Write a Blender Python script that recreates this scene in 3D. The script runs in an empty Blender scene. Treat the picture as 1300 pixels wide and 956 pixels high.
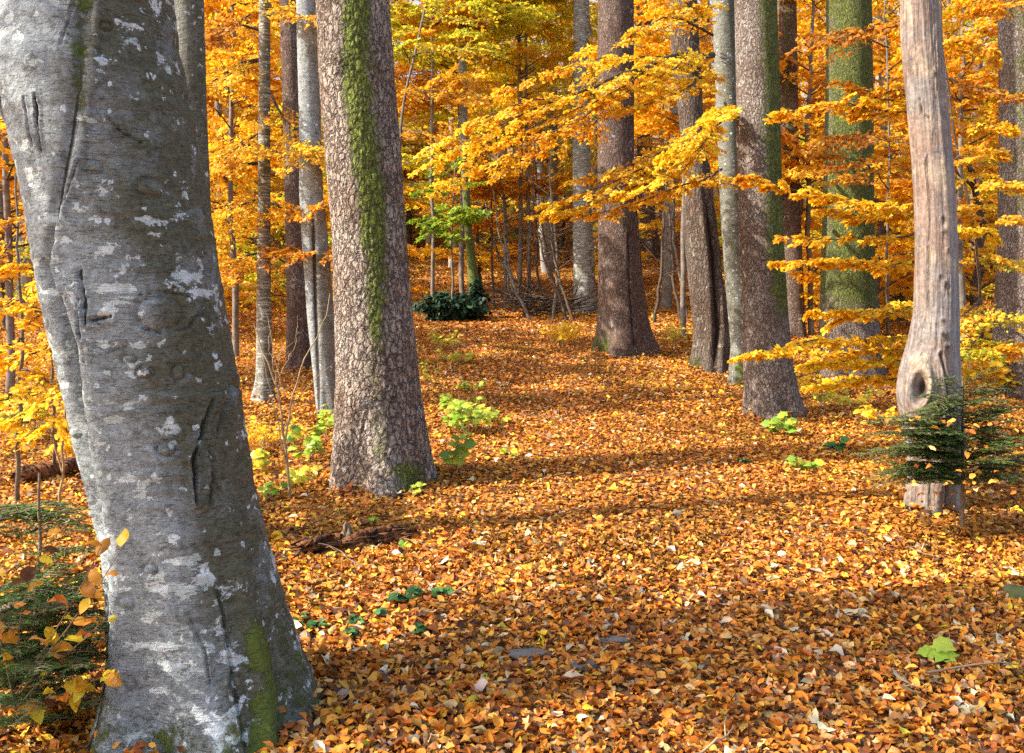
import bpy, math, random
import numpy as np
from mathutils import Vector

SEED = 7
rg = np.random.default_rng(SEED)
random.seed(SEED)
F, HOR, H, CX = 1250.0, 440.0, 1.55, 650.0     # focal length in photo pixels, horizon row, eye height

sc = bpy.context.scene
col = sc.collection

# ------------------------------------------------------------------ helpers
def tag(o, label=None, cat=None, group=None, kind=None):
    if label: o['label'] = label
    if cat: o['category'] = cat
    if group: o['group'] = group
    if kind: o['kind'] = kind
    return o

def empty(name, loc, label, cat, group=None):
    o = bpy.data.objects.new(name, None); col.objects.link(o)
    o.empty_display_size = 0.2
    o.location = tuple(float(v) for v in loc)
    return tag(o, label, cat, group)

def build(name, V, Fc, mat, parent=None, colr=None, attrs=None, smooth=True, origin=None):
    """V (n,3); Fc: list of (m,k) index arrays; colr (n,3) per-vertex colour of the thing itself"""
    V = np.asarray(V, dtype=np.float64).reshape(-1, 3)
    if origin is not None: V = V - np.asarray(origin, dtype=np.float64)
    me = bpy.data.meshes.new(name)
    fl = [np.asarray(f, dtype=np.int32) for f in Fc if len(f)]
    loops = np.concatenate([f.ravel() for f in fl]) if fl else np.zeros(0, np.int32)
    sizes = np.concatenate([np.full(len(f), f.shape[1], np.int32) for f in fl]) if fl else np.zeros(0, np.int32)
    starts = np.concatenate([[0], np.cumsum(sizes)[:-1]]).astype(np.int32)
    me.vertices.add(len(V)); me.vertices.foreach_set('co', V.astype(np.float32).ravel())
    me.loops.add(len(loops)); me.loops.foreach_set('vertex_index', loops)
    me.polygons.add(len(sizes)); me.polygons.foreach_set('loop_start', starts)
    me.polygons.foreach_set('loop_total', sizes)
    me.update(calc_edges=True)
    if smooth: me.polygons.foreach_set('use_smooth', np.ones(len(sizes), bool))
    if colr is not None:
        a = me.color_attributes.new('tint', 'FLOAT_COLOR', 'POINT')
        c4 = np.ones((len(V), 4), np.float32); c4[:, :3] = colr
        a.data.foreach_set('color', c4.ravel())
    for k, v in (attrs or {}).items():
        a = me.attributes.new(k, 'FLOAT', 'POINT'); a.data.foreach_set('value', np.asarray(v, np.float32))
    me.materials.append(mat)
    o = bpy.data.objects.new(name, me); col.objects.link(o)
    if parent is not None: o.parent = parent
    return o

def nrm(a): return a / np.maximum(np.linalg.norm(a, axis=-1, keepdims=True), 1e-9)

# value noise
def _h(ix, iy, iz):
    n = (ix.astype(np.int64) * 374761393 + iy.astype(np.int64) * 668265263 + iz.astype(np.int64) * 2147483647) & 0xFFFFFFFF
    n = ((n ^ (n >> 13)) * 1274126177) & 0xFFFFFFFF
    n = ((n ^ (n >> 16)) * 2246822519) & 0xFFFFFFFF
    return ((n ^ (n >> 15)) & 0xFFFFFF) / float(0xFFFFFF)
def vnoise(x, y, z):
    x, y, z = np.broadcast_arrays(np.asarray(x, float), np.asarray(y, float), np.asarray(z, float))
    ix, iy, iz = np.floor(x), np.floor(y), np.floor(z)
    fx, fy, fz = x - ix, y - iy, z - iz
    fx, fy, fz = [t * t * (3 - 2 * t) for t in (fx, fy, fz)]
    r = 0
    for a in (0, 1):
        for b in (0, 1):
            for c in (0, 1):
                r = r + _h(ix + a, iy + b, iz + c) * (fx if a else 1 - fx) * (fy if b else 1 - fy) * (fz if c else 1 - fz)
    return r * 2 - 1
def fbm(x, y, z, o=4):
    r = 0; a = .5; s = 1
    for k in range(o):
        r = r + a * vnoise(x * s + 17.3 * k, y * s + 5.1 * k, z * s); a *= .5; s *= 2.03
    return r
def cells(u, v, period):
    """2-D cell noise wrapped in u; returns F1, F2, id"""
    iu, iv = np.floor(u), np.floor(v)
    F1 = np.full(u.shape, 9.); F2 = np.full(u.shape, 9.); ID = np.zeros(u.shape)
    for a in (-1, 0, 1):
        for b in (-1, 0, 1):
            cu, cv = iu + a, iv + b
            w = np.mod(cu, period)
            pu = cu + _h(w, cv, w * 0 + 3); pv = cv + _h(w, cv, w * 0 + 9)
            d = np.hypot(pu - u, pv - v)
            m = d < F1
            F2 = np.where(m, F1, np.minimum(F2, d)); ID = np.where(m, _h(w, cv, w * 0 + 21), ID); F1 = np.where(m, d, F1)
    return F1, F2, ID

# ------------------------------------------------------------------ terrain
PATH = np.array([(0.75, -3.0), (0.70, 3.0), (0.72, 5.5), (0.95, 8.0), (0.95, 10.5), (0.45, 13.5), (0.0, 17.0), (-0.45, 21.0), (-1.3, 25.0), (-4.0, 29.0), (-9.0, 31.0)])
def path_x(Y): return np.interp(Y, PATH[:, 1], PATH[:, 0])
def g(x, Y):
    x = np.asarray(x, float); Y = np.asarray(Y, float)
    z = 0.12 * (Y - 5.0)
    over = np.maximum(Y - 25.0, 0)
    z = z + 0.17 * over * over / (over + 5.0)
    z = z + 0.02 * np.maximum(np.abs(x) - 8, 0) * np.clip((Y - 12) / 20, 0, 1)
    off = np.clip((np.abs(x - path_x(Y)) - 1.3) / 1.8, 0, 1); off = off * off * (3 - 2 * off)
    z = z + off * (0.16 * fbm(x * .35, Y * .35, 3.3, 3) + 0.05 * fbm(x * 1.7, Y * 1.7, 8.1, 2))
    z = z + .018 * fbm(x * 1.1 + 9, Y * 1.1, 1.1, 2)
    # small bank on the left edge of the path
    z = z + 0.10 * np.exp(-((x - path_x(Y) + 1.9) / .6) ** 2) * np.clip((Y - 9) / 2, 0, 1) * np.clip((22 - Y) / 3, 0, 1)
    return z
def at(px, py, Y): return np.array([(px - CX) / F * Y, Y, H - (py - HOR) / F * Y])
def hit(px, py):
    Y = np.linspace(2.5, 90, 9000)
    d = (H - (py - HOR) / F * Y) - g((px - CX) / F * Y, Y)
    k = np.argmax(d < 0)
    y = Y[k]; x = (px - CX) / F * y
    return np.array([x, y, float(g(x, y))])

# ------------------------------------------------------------------ materials
def mat_new(name):
    m = bpy.data.materials.new(name); m.use_nodes = True
    nt = m.node_tree; nt.nodes.clear()
    return m, nt, nt.nodes, nt.links
class NB:
    def __init__(s, nt): s.nt = nt; s.n = nt.nodes; s.l = nt.links
    def node(s, t, **kw):
        n = s.n.new(t)
        for k, v in kw.items():
            if k == 'ins':
                for a, b in v.items():
                    if hasattr(b, 'is_output') : s.l.new(b, n.inputs[a])
                    else: n.inputs[a].default_value = b
            else: setattr(n, k, v)
        return n
    def math(s, op, a, b=0.5, c=None, clamp=False):
        n = s.n.new('ShaderNodeMath'); n.operation = op; n.use_clamp = clamp
        for i, v in enumerate((a, b) if c is None else (a, b, c)):
            if hasattr(v, 'is_output'): s.l.new(v, n.inputs[i])
            else: n.inputs[i].default_value = v
        return n.outputs[0]
    def mix(s, f, a, b, mode='MIX'):
        n = s.n.new('ShaderNodeMix'); n.data_type = 'RGBA'; n.blend_type = mode
        for i, v in ((0, f), (6, a), (7, b)):
            if hasattr(v, 'is_output'): s.l.new(v, n.inputs[i])
            else: n.inputs[i].default_value = v if i == 0 else (*v, 1)
        return n.outputs[2]
    def noise(s, vec, scale, detail=4, rough=.55, dist=0, out=0):
        n = s.node('ShaderNodeTexNoise'); n.inputs['Scale'].default_value = scale; n.inputs['Detail'].default_value = detail
        n.inputs['Roughness'].default_value = rough; n.inputs['Distortion'].default_value = dist
        s.l.new(vec, n.inputs['Vector']); return n.outputs[out]
    def ramp(s, f, stops, interp='LINEAR'):
        n = s.n.new('ShaderNodeValToRGB'); n.color_ramp.interpolation = interp
        e = n.color_ramp.elements
        while len(e) > 1: e.remove(e[-1])
        e[0].position = stops[0][0]; e[0].color = (*stops[0][1], 1)
        for p, c in stops[1:]:
            k = e.new(p); k.color = (*c, 1)
        s.l.new(f, n.inputs[0]); return n.outputs[0]
    def sstep(s, f, a, b):
        n = s.n.new('ShaderNodeMapRange'); n.interpolation_type = 'SMOOTHSTEP'
        s.l.new(f, n.inputs[0]); n.inputs[1].default_value = a; n.inputs[2].default_value = b; return n.outputs[0]
    def attr(s, name, out='Fac'):
        n = s.n.new('ShaderNodeAttribute'); n.attribute_name = name; return n.outputs[out]
    def objco(s, scale=(1, 1, 1)):
        t = s.n.new('ShaderNodeTexCoord'); i = s.n.new('ShaderNodeObjectInfo')
        m = s.n.new('ShaderNodeVectorMath'); m.operation = 'MULTIPLY_ADD'
        cm = s.n.new('ShaderNodeCombineXYZ')
        for k in range(3): s.l.new(s.math('MULTIPLY', i.outputs['Random'], 37.0 + 11 * k), cm.inputs[k])
        s.l.new(t.outputs['Object'], m.inputs[0]); m.inputs[1].default_value = scale; s.l.new(cm.outputs[0], m.inputs[2])
        return m.outputs[0]
    def bump(s, h, dist, strength=1.0, normal=None):
        n = s.n.new('ShaderNodeBump'); n.inputs['Distance'].default_value = dist; n.inputs['Strength'].default_value = strength
        s.l.new(h, n.inputs['Height'])
        if normal is not None: s.l.new(normal, n.inputs['Normal'])
        return n.outputs[0]
    def out(s, color, rough=.85, normal=None, spec=.25, sheen=0):
        p = s.n.new('ShaderNodeBsdfPrincipled'); o = s.n.new('ShaderNodeOutputMaterial')
        if hasattr(color, 'is_output'): s.l.new(color, p.inputs['Base Color'])
        else: p.inputs['Base Color'].default_value = (*color, 1)
        if hasattr(rough, 'is_output'): s.l.new(rough, p.inputs['Roughness'])
        else: p.inputs['Roughness'].default_value = rough
        p.inputs['Specular IOR Level'].default_value = spec
        if normal is not None: s.l.new(normal, p.inputs['Normal'])
        s.l.new(p.outputs[0], o.inputs[0]); return p

def leaf_material(name, trans=.45, rough=.5, spec=.3):
    m, nt, n, l = mat_new(name); b = NB(nt)
    c = b.attr('tint', 'Color')
    nz = b.noise(b.objco(), 55, 2)
    c = b.mix(b.sstep(nz, .58, .75), c, b.mix(1.0, c, (.62, .42, .3), 'MULTIPLY'))
    p = b.n.new('ShaderNodeBsdfPrincipled'); l.new(c, p.inputs['Base Color']); p.inputs['Roughness'].default_value = rough
    p.inputs['Specular IOR Level'].default_value = spec
    t = b.n.new('ShaderNodeBsdfTranslucent'); l.new(b.mix(1.0, c, (1.1, 1.03, .8), 'MULTIPLY'), t.inputs[0])
    mx = b.n.new('ShaderNodeMixShader'); mx.inputs[0].default_value = trans
    l.new(p.outputs[0], mx.inputs[1]); l.new(t.outputs[0], mx.inputs[2])
    o = b.n.new('ShaderNodeOutputMaterial'); l.new(mx.outputs[0], o.inputs[0])
    return m

def beech_bark(name, light=(.33, .365, .385), olive=(.125, .12, .075), lichen_amt=.62, bands=.0):
    m, nt, n, l = mat_new(name); b = NB(nt)
    v = b.objco(); vs = b.objco((1, 1, 3.2)); vv = b.objco((6, 6, 1.0))
    n1 = b.noise(v, 3.2, 5, .6); n2 = b.noise(vs, 9, 6, .62, .3); n3 = b.noise(v, 60, 4, .6); n4 = b.noise(vv, 6, 4, .6)
    ol = b.attr('side_tone')  # bark colour shifts from pale grey to olive, left to right round the stem
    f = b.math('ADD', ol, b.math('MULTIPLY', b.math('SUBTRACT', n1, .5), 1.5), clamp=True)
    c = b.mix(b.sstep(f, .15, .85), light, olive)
    c = b.mix(b.sstep(n2, .42, .75), c, b.mix(1.0, c, (.74, .73, .70), 'MULTIPLY'))
    c = b.mix(b.math('MULTIPLY', b.sstep(n4, .58, .75), .30), c, (.09, .085, .065))
    nb_ = b.noise(v, 11, 7, .7, .6); c = b.mix(b.math('MULTIPLY', b.sstep(nb_, .52, .68), .6), c, (.075, .068, .045))
    c = b.mix(b.math('MULTIPLY', b.sstep(b.noise(v, 5, 6, .65), .52, .66), .45), c, (.30, .33, .35))
    if bands:
        c = b.mix(b.math('MULTIPLY', b.sstep(b.noise(b.objco((1, 1, 9)), 5, 4, .6), .5, .6), bands), c, (.62, .62, .58))
    nf_ = b.noise(b.objco((1, 1, 1.15)), 34, 8, .72, .5); c = b.mix(b.sstep(nf_, .34, .62), b.mix(1.0, c, (.66, .65, .62), 'MULTIPLY'), b.mix(1.0, c, (1.12, 1.12, 1.12), 'MULTIPLY'))
    lt_ = b.noise(b.objco((1, 1, 9)), 20, 5, .7); c = b.mix(b.math('MULTIPLY', b.sstep(lt_, .62, .70), .22), c, (.07, .062, .045))
    # crustose lichen patches
    n5 = b.noise(b.objco((1, 1, 1.35)), 6.5, 9, .68, .25); n6 = b.noise(v, 1.3, 2)
    spot = b.math('SUBTRACT', b.math('ADD', n5, b.math('MULTIPLY', b.math('SUBTRACT', n6, .5), .30)), .672 - .16 * lichen_amt)
    vo = b.node('ShaderNodeTexVoronoi'); vo.inputs['Scale'].default_value = 24
    wv = b.n.new('ShaderNodeVectorMath'); wv.operation = 'MULTIPLY_ADD'; l.new(b.noise(v, 22, 5, .7, out=1), wv.inputs[0]); wv.inputs[1].default_value = (.09, .09, .06); l.new(v, wv.inputs[2]); l.new(wv.outputs[0], vo.inputs['Vector'])
    sep = b.n.new('ShaderNodeSeparateColor'); l.new(vo.outputs['Color'], sep.inputs[0])
    dots = b.math('SUBTRACT', b.math('ADD', b.math('MULTIPLY', b.math('SUBTRACT', sep.outputs[0], .76), 1.9), b.math('MULTIPLY', b.math('SUBTRACT', n3, .5), .35)), vo.outputs['Distance'])
    la = b.attr('lichen')
    spot2 = b.math('ADD', la, b.math('MULTIPLY', b.math('SUBTRACT', b.noise(b.objco((1,1,2)), 16, 9, .72), .5), 3.0))
    lm = b.math('MAXIMUM', b.math('MAXIMUM', b.sstep(spot, 0.0, .03), b.sstep(dots, 0, .06)), b.sstep(spot2, .55, .64))
    c = b.mix(b.math('MULTIPLY', lm, b.math('ADD', b.math('MULTIPLY', n3, .6), .6), clamp=True), c, b.mix(b.sstep(b.noise(v, 14, 4), .4, .6), (.50, .56, .53), (.74, .78, .78)))
    # cracks and scars
    da = b.math('ADD', b.attr('scar'), b.math('MULTIPLY', b.math('SUBTRACT', n3, .5), .6))
    c = b.mix(b.math('MULTIPLY', b.sstep(da, .28, .6), .92), c, (.035, .028, .02))
    ms = b.math('ADD', b.attr('moss'), b.math('MULTIPLY', b.math('SUBTRACT', b.noise(v, 12, 8, .72), .5), 1.9))
    mm = b.sstep(ms, .42, .70)
    c = b.mix(mm, c, b.mix(b.noise(v, 80, 3), (.05, .075, .012), (.16, .19, .03)))
    h = b.math('ADD', b.math('MULTIPLY', n2, .5), b.math('MULTIPLY', n3, .3))
    h = b.math('ADD', h, b.math('MULTIPLY', lm, .12)); h = b.math('ADD', h, b.math('MULTIPLY', nb_, .8))
    h = b.math('ADD', h, b.math('MULTIPLY', mm, .4))
    h = b.math('ADD', h, b.math('MULTIPLY', nf_, .7)); h = b.math('SUBTRACT', h, b.math('MULTIPLY', b.sstep(lt_, .58, .66), .4))
    b.out(c, .75, b.bump(h, .022, 1.0), .3)
    return m

def spruce_bark(name, c1=(.60, .51, .43), c2=(.35, .285, .235), crack=(.07, .048, .038), scale=23, zs=.42, dist=.032, mossk=1.0):
    m, nt, n, l = mat_new(name); b = NB(nt)
    v = b.objco()
    dn = b.noise(v, 9, 4, .6, out=1)
    va = b.n.new('ShaderNodeVectorMath'); va.operation = 'MULTIPLY_ADD'; l.new(dn, va.inputs[0]); va.inputs[1].default_value = (.12, .12, .12); l.new(b.objco((1, 1, zs)), va.inputs[2])
    def vor(feature, sc_):
        vo = b.node('ShaderNodeTexVoronoi'); vo.feature = feature; vo.inputs['Scale'].default_value = sc_
        l.new(va.outputs[0], vo.inputs['Vector']); return vo
    e = vor('DISTANCE_TO_EDGE', scale).outputs['Distance']; idc = vor('F1', scale).outputs['Color']
    e2 = vor('DISTANCE_TO_EDGE', scale * 2.6).outputs['Distance']
    sep = b.n.new('ShaderNodeSeparateColor'); l.new(idc, sep.inputs[0])
    n1 = b.noise(v, 2.2, 4); n3 = b.noise(v, 45, 5, .65)
    c = b.mix(b.math('ADD', b.math('MULTIPLY', sep.outputs[0], .55), b.math('MULTIPLY', b.sstep(b.noise(b.objco((1, 1, .4)), 10, 5, .6), .35, .65), .5), clamp=True), c1, c2)
    c = b.mix(b.sstep(n1, .35, .7), c, b.mix(1.0, c, (.72, .62, .56), 'MULTIPLY'))
    c = b.mix(b.math('MULTIPLY', b.sstep(sep.outputs[1], .72, .9), .4), c, (.25, .17, .13))
    c = b.mix(b.sstep(n3, .3, .7), b.mix(1.0, c, (.6, .6, .6), 'MULTIPLY'), b.mix(1.0, c, (1.25, 1.25, 1.25), 'MULTIPLY'))
    c = b.mix(b.math('MULTIPLY', b.sstep(b.noise(b.objco((1, 1, 1.3)), 7, 5, .65), .60, .66), .75), c, (.46, .45, .41))
    ck = b.math('ADD', b.sstep(b.math('ADD', e, b.math('MULTIPLY', b.math('SUBTRACT', n3, .5), .12)), 0.0, .15), .05, clamp=True)
    c = b.mix(ck, crack, c)
    da = b.attr('scar'); c = b.mix(b.math('MULTIPLY', b.sstep(da, .3, .8), .8), c, (.03, .02, .015))
    ms = b.math('ADD', b.attr('moss'), b.math('MULTIPLY', b.math('SUBTRACT', b.noise(v, 9, 8, .75), .5), 2.0))
    mm = b.math('MULTIPLY', b.sstep(ms, .25, .85), b.math('ADD', b.math('MULTIPLY', ck, .65), .35))
    c = b.mix(b.math('MULTIPLY', mm, .88), c, b.mix(b.sstep(b.noise(v, 26, 6, .7), .32, .68), (.035 * mossk, .055 * mossk, .008), (.145 * mossk, .185 * mossk, .02 * mossk)))
    h = b.math('ADD', b.math('MULTIPLY', mm, .35), b.math('MULTIPLY', b.sstep(e, 0, .25), .6))
    h = b.math('ADD', h, b.math('MULTIPLY', b.noise(b.objco((1, 1, .3)), 12, 5, .6), .6)); h = b.math('ADD', h, b.math('MULTIPLY', b.math('MULTIPLY', mm, n3), .6))
    h = b.math('ADD', b.math('MULTIPLY', h, 1.0), b.math('MULTIPLY', b.sstep(e2, 0, .25), .18))
    h = b.math('ADD', h, b.math('MULTIPLY', sep.outputs[2], .35)); h = b.math('ADD', h, b.math('MULTIPLY', n3, .35))
    b.out(c, .9, b.bump(h, dist, 1.0), .15)
    return m

def dead_wood(name):
    m, nt, n, l = mat_new(name); b = NB(nt)
    v = b.objco(); vf = b.objco((7, 7, .55))
    n1 = b.noise(v, 3, 5, .6); nf = b.noise(vf, 4.5, 6, .62, .4); n3 = b.noise(v, 30, 5, .65)
    c = b.mix(b.sstep(n1, .35, .65), (.30, .21, .165), (.27, .24, .225))
    c = b.mix(b.sstep(b.noise(b.objco((1.2, 1.2, .7)), 5, 4), .52, .62), c, (.42, .33, .25))
    c = b.mix(b.math('MULTIPLY', b.sstep(nf, .5, .66), .6), c, (.17, .12, .095))
    c = b.mix(b.sstep(n3, .3, .7), b.mix(1.0, c, (.6, .58, .55), 'MULTIPLY'), c)
    c = b.mix(b.math('MULTIPLY', b.sstep(b.attr('side_tone'), .3, .8), .5), c, (.27, .275, .29))
    c = b.mix(b.math('MULTIPLY', b.sstep(b.math('ADD', b.attr('scar'), b.math('MULTIPLY', b.math('SUBTRACT', n3, .5), .6)), .3, .75), .9), c, (.035, .025, .02))
    h = b.math('SUBTRACT', b.math('MULTIPLY', n3, .4), b.math('MULTIPLY', b.sstep(nf, .45, .7), .6))
    b.out(c, .8, b.bump(h, .015, .85), .2)
    return m

def simple_bark(name, a, c_, scale=14, dist=.008, zs=1):
    m, nt, n, l = mat_new(name); b = NB(nt)
    v = b.objco((1, 1, zs)); nn = b.noise(v, scale, 5, .65); n2 = b.noise(v, scale * 4, 3)
    c = b.mix(b.sstep(nn, .35, .65), a, c_)
    b.out(c, .85, b.bump(b.math('ADD', nn, b.math('MULTIPLY', n2, .4)), dist, .8), .2)
    return m

def ground_material(name, dark=1.0):
    m, nt, n, l = mat_new(name); b = NB(nt)
    tc = b.n.new('ShaderNodeTexCoord').outputs['Object']
    dn = b.noise(tc, 18, 3, .6, out=1)
    va = b.n.new('ShaderNodeVectorMath'); va.operation = 'MULTIPLY_ADD'; l.new(dn, va.inputs[0]); va.inputs[1].default_value = (.07, .07, .07); l.new(tc, va.inputs[2])
    def vor(feature, sc_):
        vo = b.node('ShaderNodeTexVoronoi'); vo.feature = feature; vo.inputs['Scale'].default_value = sc_
        l.new(va.outputs[0], vo.inputs['Vector']); return vo
    vo = vor('F1', 17); e = vor('DISTANCE_TO_EDGE', 17).outputs[0]
    sep = b.n.new('ShaderNodeSeparateColor'); l.new(vo.outputs['Color'], sep.inputs[0])
    d = dark
    c = b.ramp(sep.outputs[0], [(0, (.10 * d, .04 * d, .018 * d)), (.25, (.28 * d, .10 * d, .025 * d)), (.5, (.46 * d, .18 * d, .035 * d)), (.8, (.55 * d, .25 * d, .06 * d)), (.95, (.6 * d, .42 * d, .16 * d))])
    big = b.noise(tc, .7, 4)
    c = b.mix(b.math('MULTIPLY', b.sstep(big, .52, .72), .6), c, (.09 * d, .05 * d, .025 * d))
    c = b.mix(b.sstep(e, 0, .09), (.05, .022, .012), c)
    h = b.math('ADD', b.math('MULTIPLY', sep.outputs[1], .8), b.math('MULTIPLY', b.noise(tc, 30, 4), .6))
    b.out(c, .85, b.bump(h, .05, .9), .2)
    return m

def stone_material(name, moss=.3):
    m, nt, n, l = mat_new(name); b = NB(nt)
    v = b.objco(); n1 = b.noise(v, 7, 6, .65); n2 = b.noise(v, 60, 4)
    c = b.mix(b.sstep(n1, .35, .68), (.10, .08, .065), (.20, .17, .145))
    c = b.mix(b.math('MULTIPLY', b.sstep(b.noise(v, 4, 5, .7), .62 - moss * .42, .7 - moss * .2), .95 if moss > .2 else .25), c, (.08, .095, .03))
    b.out(c, .85, b.bump(b.math('ADD', n1, b.math('MULTIPLY', n2, .25)), .015, .9), .25)
    return m

M = dict(
    leaf=leaf_material('autumn_leaf', .52), litter=leaf_material('fallen_leaf', .12, .6, .25), green=leaf_material('green_leaf', .35, .4, .4),
    ivy=leaf_material('ivy_leaf', .12, .55, .25), needle=leaf_material('fir_needle', .15, .45, .35),
    beech=beech_bark('beech_bark_old'), beech2=beech_bark('beech_bark', (.22, .22, .18), (.13, .125, .08), .0), beech3=beech_bark('beech_bark_banded', (.235, .225, .185), (.14, .125, .09), .05, .6),
    silver=beech_bark('silver_bark', (.30, .33, .345), (.20, .19, .16), .05, .15),
    spruce=spruce_bark('spruce_bark', mossk=2.3), spruce2=spruce_bark('spruce_bark_brown', (.25, .185, .15), (.15, .10, .08), scale=26, dist=.018),
    spruce3=spruce_bark('spruce_bark_grey', (.38, .33, .29), (.23, .185, .155), mossk=1.3, scale=30, dist=.016),
    furrow=spruce_bark('furrowed_bark', (.25, .215, .18), (.15, .115, .09), scale=20, zs=.28, dist=.03),
    dead=dead_wood('weathered_wood'),
    twig=simple_bark('dark_twig', (.06, .042, .03), (.12, .09, .07)), greytwig=simple_bark('grey_stem', (.20, .18, .15), (.11, .10, .08)),
    tan=simple_bark('tan_stem', (.42, .30, .17), (.26, .18, .10)), far=simple_bark('far_trunk', (.13, .10, .08), (.22, .19, .16), 9),
    farpale=simple_bark('far_pale_trunk', (.34, .32, .29), (.22, .20, .17), 6),
    rot=simple_bark('rotten_wood', (.26, .10, .035), (.04, .022, .015), 13, .03, .5), stick=simple_bark('stick_bark', (.24, .16, .10), (.13, .09, .06), 20),
    paleWood=simple_bark('pale_wood', (.52, .42, .28), (.35, .27, .18), 20),
    ground=ground_material('forest_floor', .85), path=ground_material('path_floor', .7), stone=stone_material('path_stone', .05), mossStone=stone_material('mossy_stone', .9),
)

# ------------------------------------------------------------------ leaves
def pal(name, n, r=rg):
    P = {
        'y': [((.88, .56, .04), 5), ((.84, .46, .03), 4), ((.78, .36, .03), 2), ((.68, .56, .06), 1)],
        'Y': [((.94, .66, .04), 6), ((.92, .58, .03), 4), ((.76, .62, .06), 2)],
        'yo': [((.88, .62, .04), 5), ((.85, .52, .03), 4), ((.74, .38, .025), 1.5)],
        'o': [((.80, .41, .03), 4), ((.70, .31, .028), 4), ((.84, .52, .03), 3), ((.42, .17, .025), 1)],
        'r': [((.56, .24, .03), 4), ((.44, .17, .025), 3), ((.70, .34, .03), 2), ((.28, .12, .025), 1)],
        'yg': [((.66, .62, .05), 4), ((.46, .52, .05), 4), ((.82, .66, .05), 3), ((.30, .40, .04), 1)],
        'g': [((.20, .34, .03), 4), ((.32, .42, .04), 3), ((.12, .24, .03), 2)],
        'lg': [((.34, .50, .05), 4), ((.50, .56, .06), 3), ((.22, .38, .05), 2)],
        'dk': [((.035, .11, .03), 4), ((.055, .16, .04), 3), ((.03, .08, .03), 2)],
        'dkk': [((.02, .055, .03), 4), ((.035, .08, .035), 3), ((.018, .035, .02), 2)],
        'fir': [((.06, .15, .018), 4), ((.10, .23, .03), 3), ((.04, .10, .018), 3)],
        'lit': [((.64, .225, .022), 8), ((.70, .31, .045), 6), ((.50, .15, .018), 8), ((.28, .085, .02), 5), ((.12, .05, .022), 3), ((.74, .38, .045), 1), ((.70, .44, .17), 2), ((.62, .32, .09), 3)],
        'near': [((.66, .24, .022), 9), ((.70, .34, .05), 5), ((.50, .15, .018), 8), ((.27, .085, .02), 4), ((.12, .05, .022), 3), ((.66, .42, .18), 2), ((.54, .27, .09), 4)],
        'pale': [((.62, .50, .33), 3), ((.70, .60, .42), 2), ((.50, .38, .24), 2)],
    }[name]
    c = np.array([p[0] for p in P]); w = np.array([p[1] for p in P], float); w /= w.sum()
    out = c[r.choice(len(P), n, p=w)]
    return np.clip(out * (1 + r.normal(0, .12, (n, 1))) * (1 + r.normal(0, .05, (n, 3))), .008, .95)

HI_T = np.array([0, .22, .5, .78, 1.0]); HI_W = np.array([0, .8, 1.0, .62, 0])
def leaves(P, D, N, L, W, C, kind='mid', curl=None, fold=None):
    n = len(P); D = nrm(D); S = nrm(np.cross(N, D)); N = np.cross(D, S)
    if curl is None: curl = rg.normal(.15, .15, n)
    if fold is None: fold = rg.normal(.15, .15, n)
    if kind == 'lo':
        tt = np.array([0, .5, 1, .5]); ss = np.array([0, 1, 0, -1.]); tris = np.array([[0, 1, 2], [0, 2, 3]])
    elif kind == 'mid':
        tt = np.array([0, .3, .72, 1, .72, .3]); ss = np.array([0, .95, .8, 0, -.8, -.95]); tris = np.array([[0, 1, 5], [1, 2, 4], [1, 4, 5], [2, 3, 4]])
    else:
        tt = [0]; ss = [0]
        for i in (1, 2, 3): tt += [HI_T[i]] * 3; ss += [-HI_W[i], 0, HI_W[i]]
        tt.append(1); ss.append(0); tt = np.array(tt); ss = np.array(ss, float)
        tris = [[0, 2, 1], [0, 3, 2]]
        for a in (1, 4):
            tris += [[a, a + 1, a + 4], [a, a + 4, a + 3], [a + 1, a + 2, a + 5], [a + 1, a + 5, a + 4]]
        tris += [[7, 8, 10], [8, 9, 10]]; tris = np.array(tris)
    k = len(tt)
    x = tt[None] * L[:, None]; y = ss[None] * W[:, None] * .5
    z = (-curl[:, None] * 4 * (tt[None] - .5) ** 2 + fold[:, None] * np.abs(ss)[None]) * L[:, None] * .5
    if kind == 'hi': z = z + rg.normal(0, .075, (n, k)) * L[:, None]
    V = P[:, None] + x[..., None] * D[:, None] + y[..., None] * S[:, None] + z[..., None] * N[:, None]
    Fi = (np.arange(n) * k)[:, None, None] + tris[None]
    Cc = np.repeat(C, k, axis=0)
    return V.reshape(-1, 3), Fi.reshape(-1, 3), Cc

def merge(parts):
    V = []; Fs = []; C = []; o = 0
    for v, f, c in parts:
        V.append(v); Fs.append(f + o); C.append(c); o += len(v)
    return np.concatenate(V), np.concatenate(Fs), np.concatenate(C)

# tubes -------------------------------------------------------------
def tube(P, R, n=6, cap=True):
    P = np.asarray(P, float); R = np.broadcast_to(np.asarray(R, float), (len(P),))
    T = nrm(np.gradient(P, axis=0)); ref = np.array([0, 0, 1.]) if abs(T[0, 2]) < .8 else np.array([1., 0, 0])
    A = nrm(np.cross(T, ref)); B = np.cross(T, A)
    th = np.linspace(0, 2 * np.pi, n, endpoint=False)
    V = P[:, None] + R[:, None, None] * (np.cos(th)[None, :, None] * A[:, None] + np.sin(th)[None, :, None] * B[:, None])
    m = len(P); i = np.arange(m - 1)[:, None] * n; j = np.arange(n)[None]; j2 = (j + 1) % n
    Q = np.stack([i + j, i + j2, i + n + j2, i + n + j], -1).reshape(-1, 4)
    return V.reshape(-1, 3), Q
def tubes(lst, n=5):
    V = []; Q = []; o = 0
    for P, R in lst:
        v, q = tube(P, R, n); V.append(v); Q.append(q + o); o += len(v)
    return np.concatenate(V), np.concatenate(Q)
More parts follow.
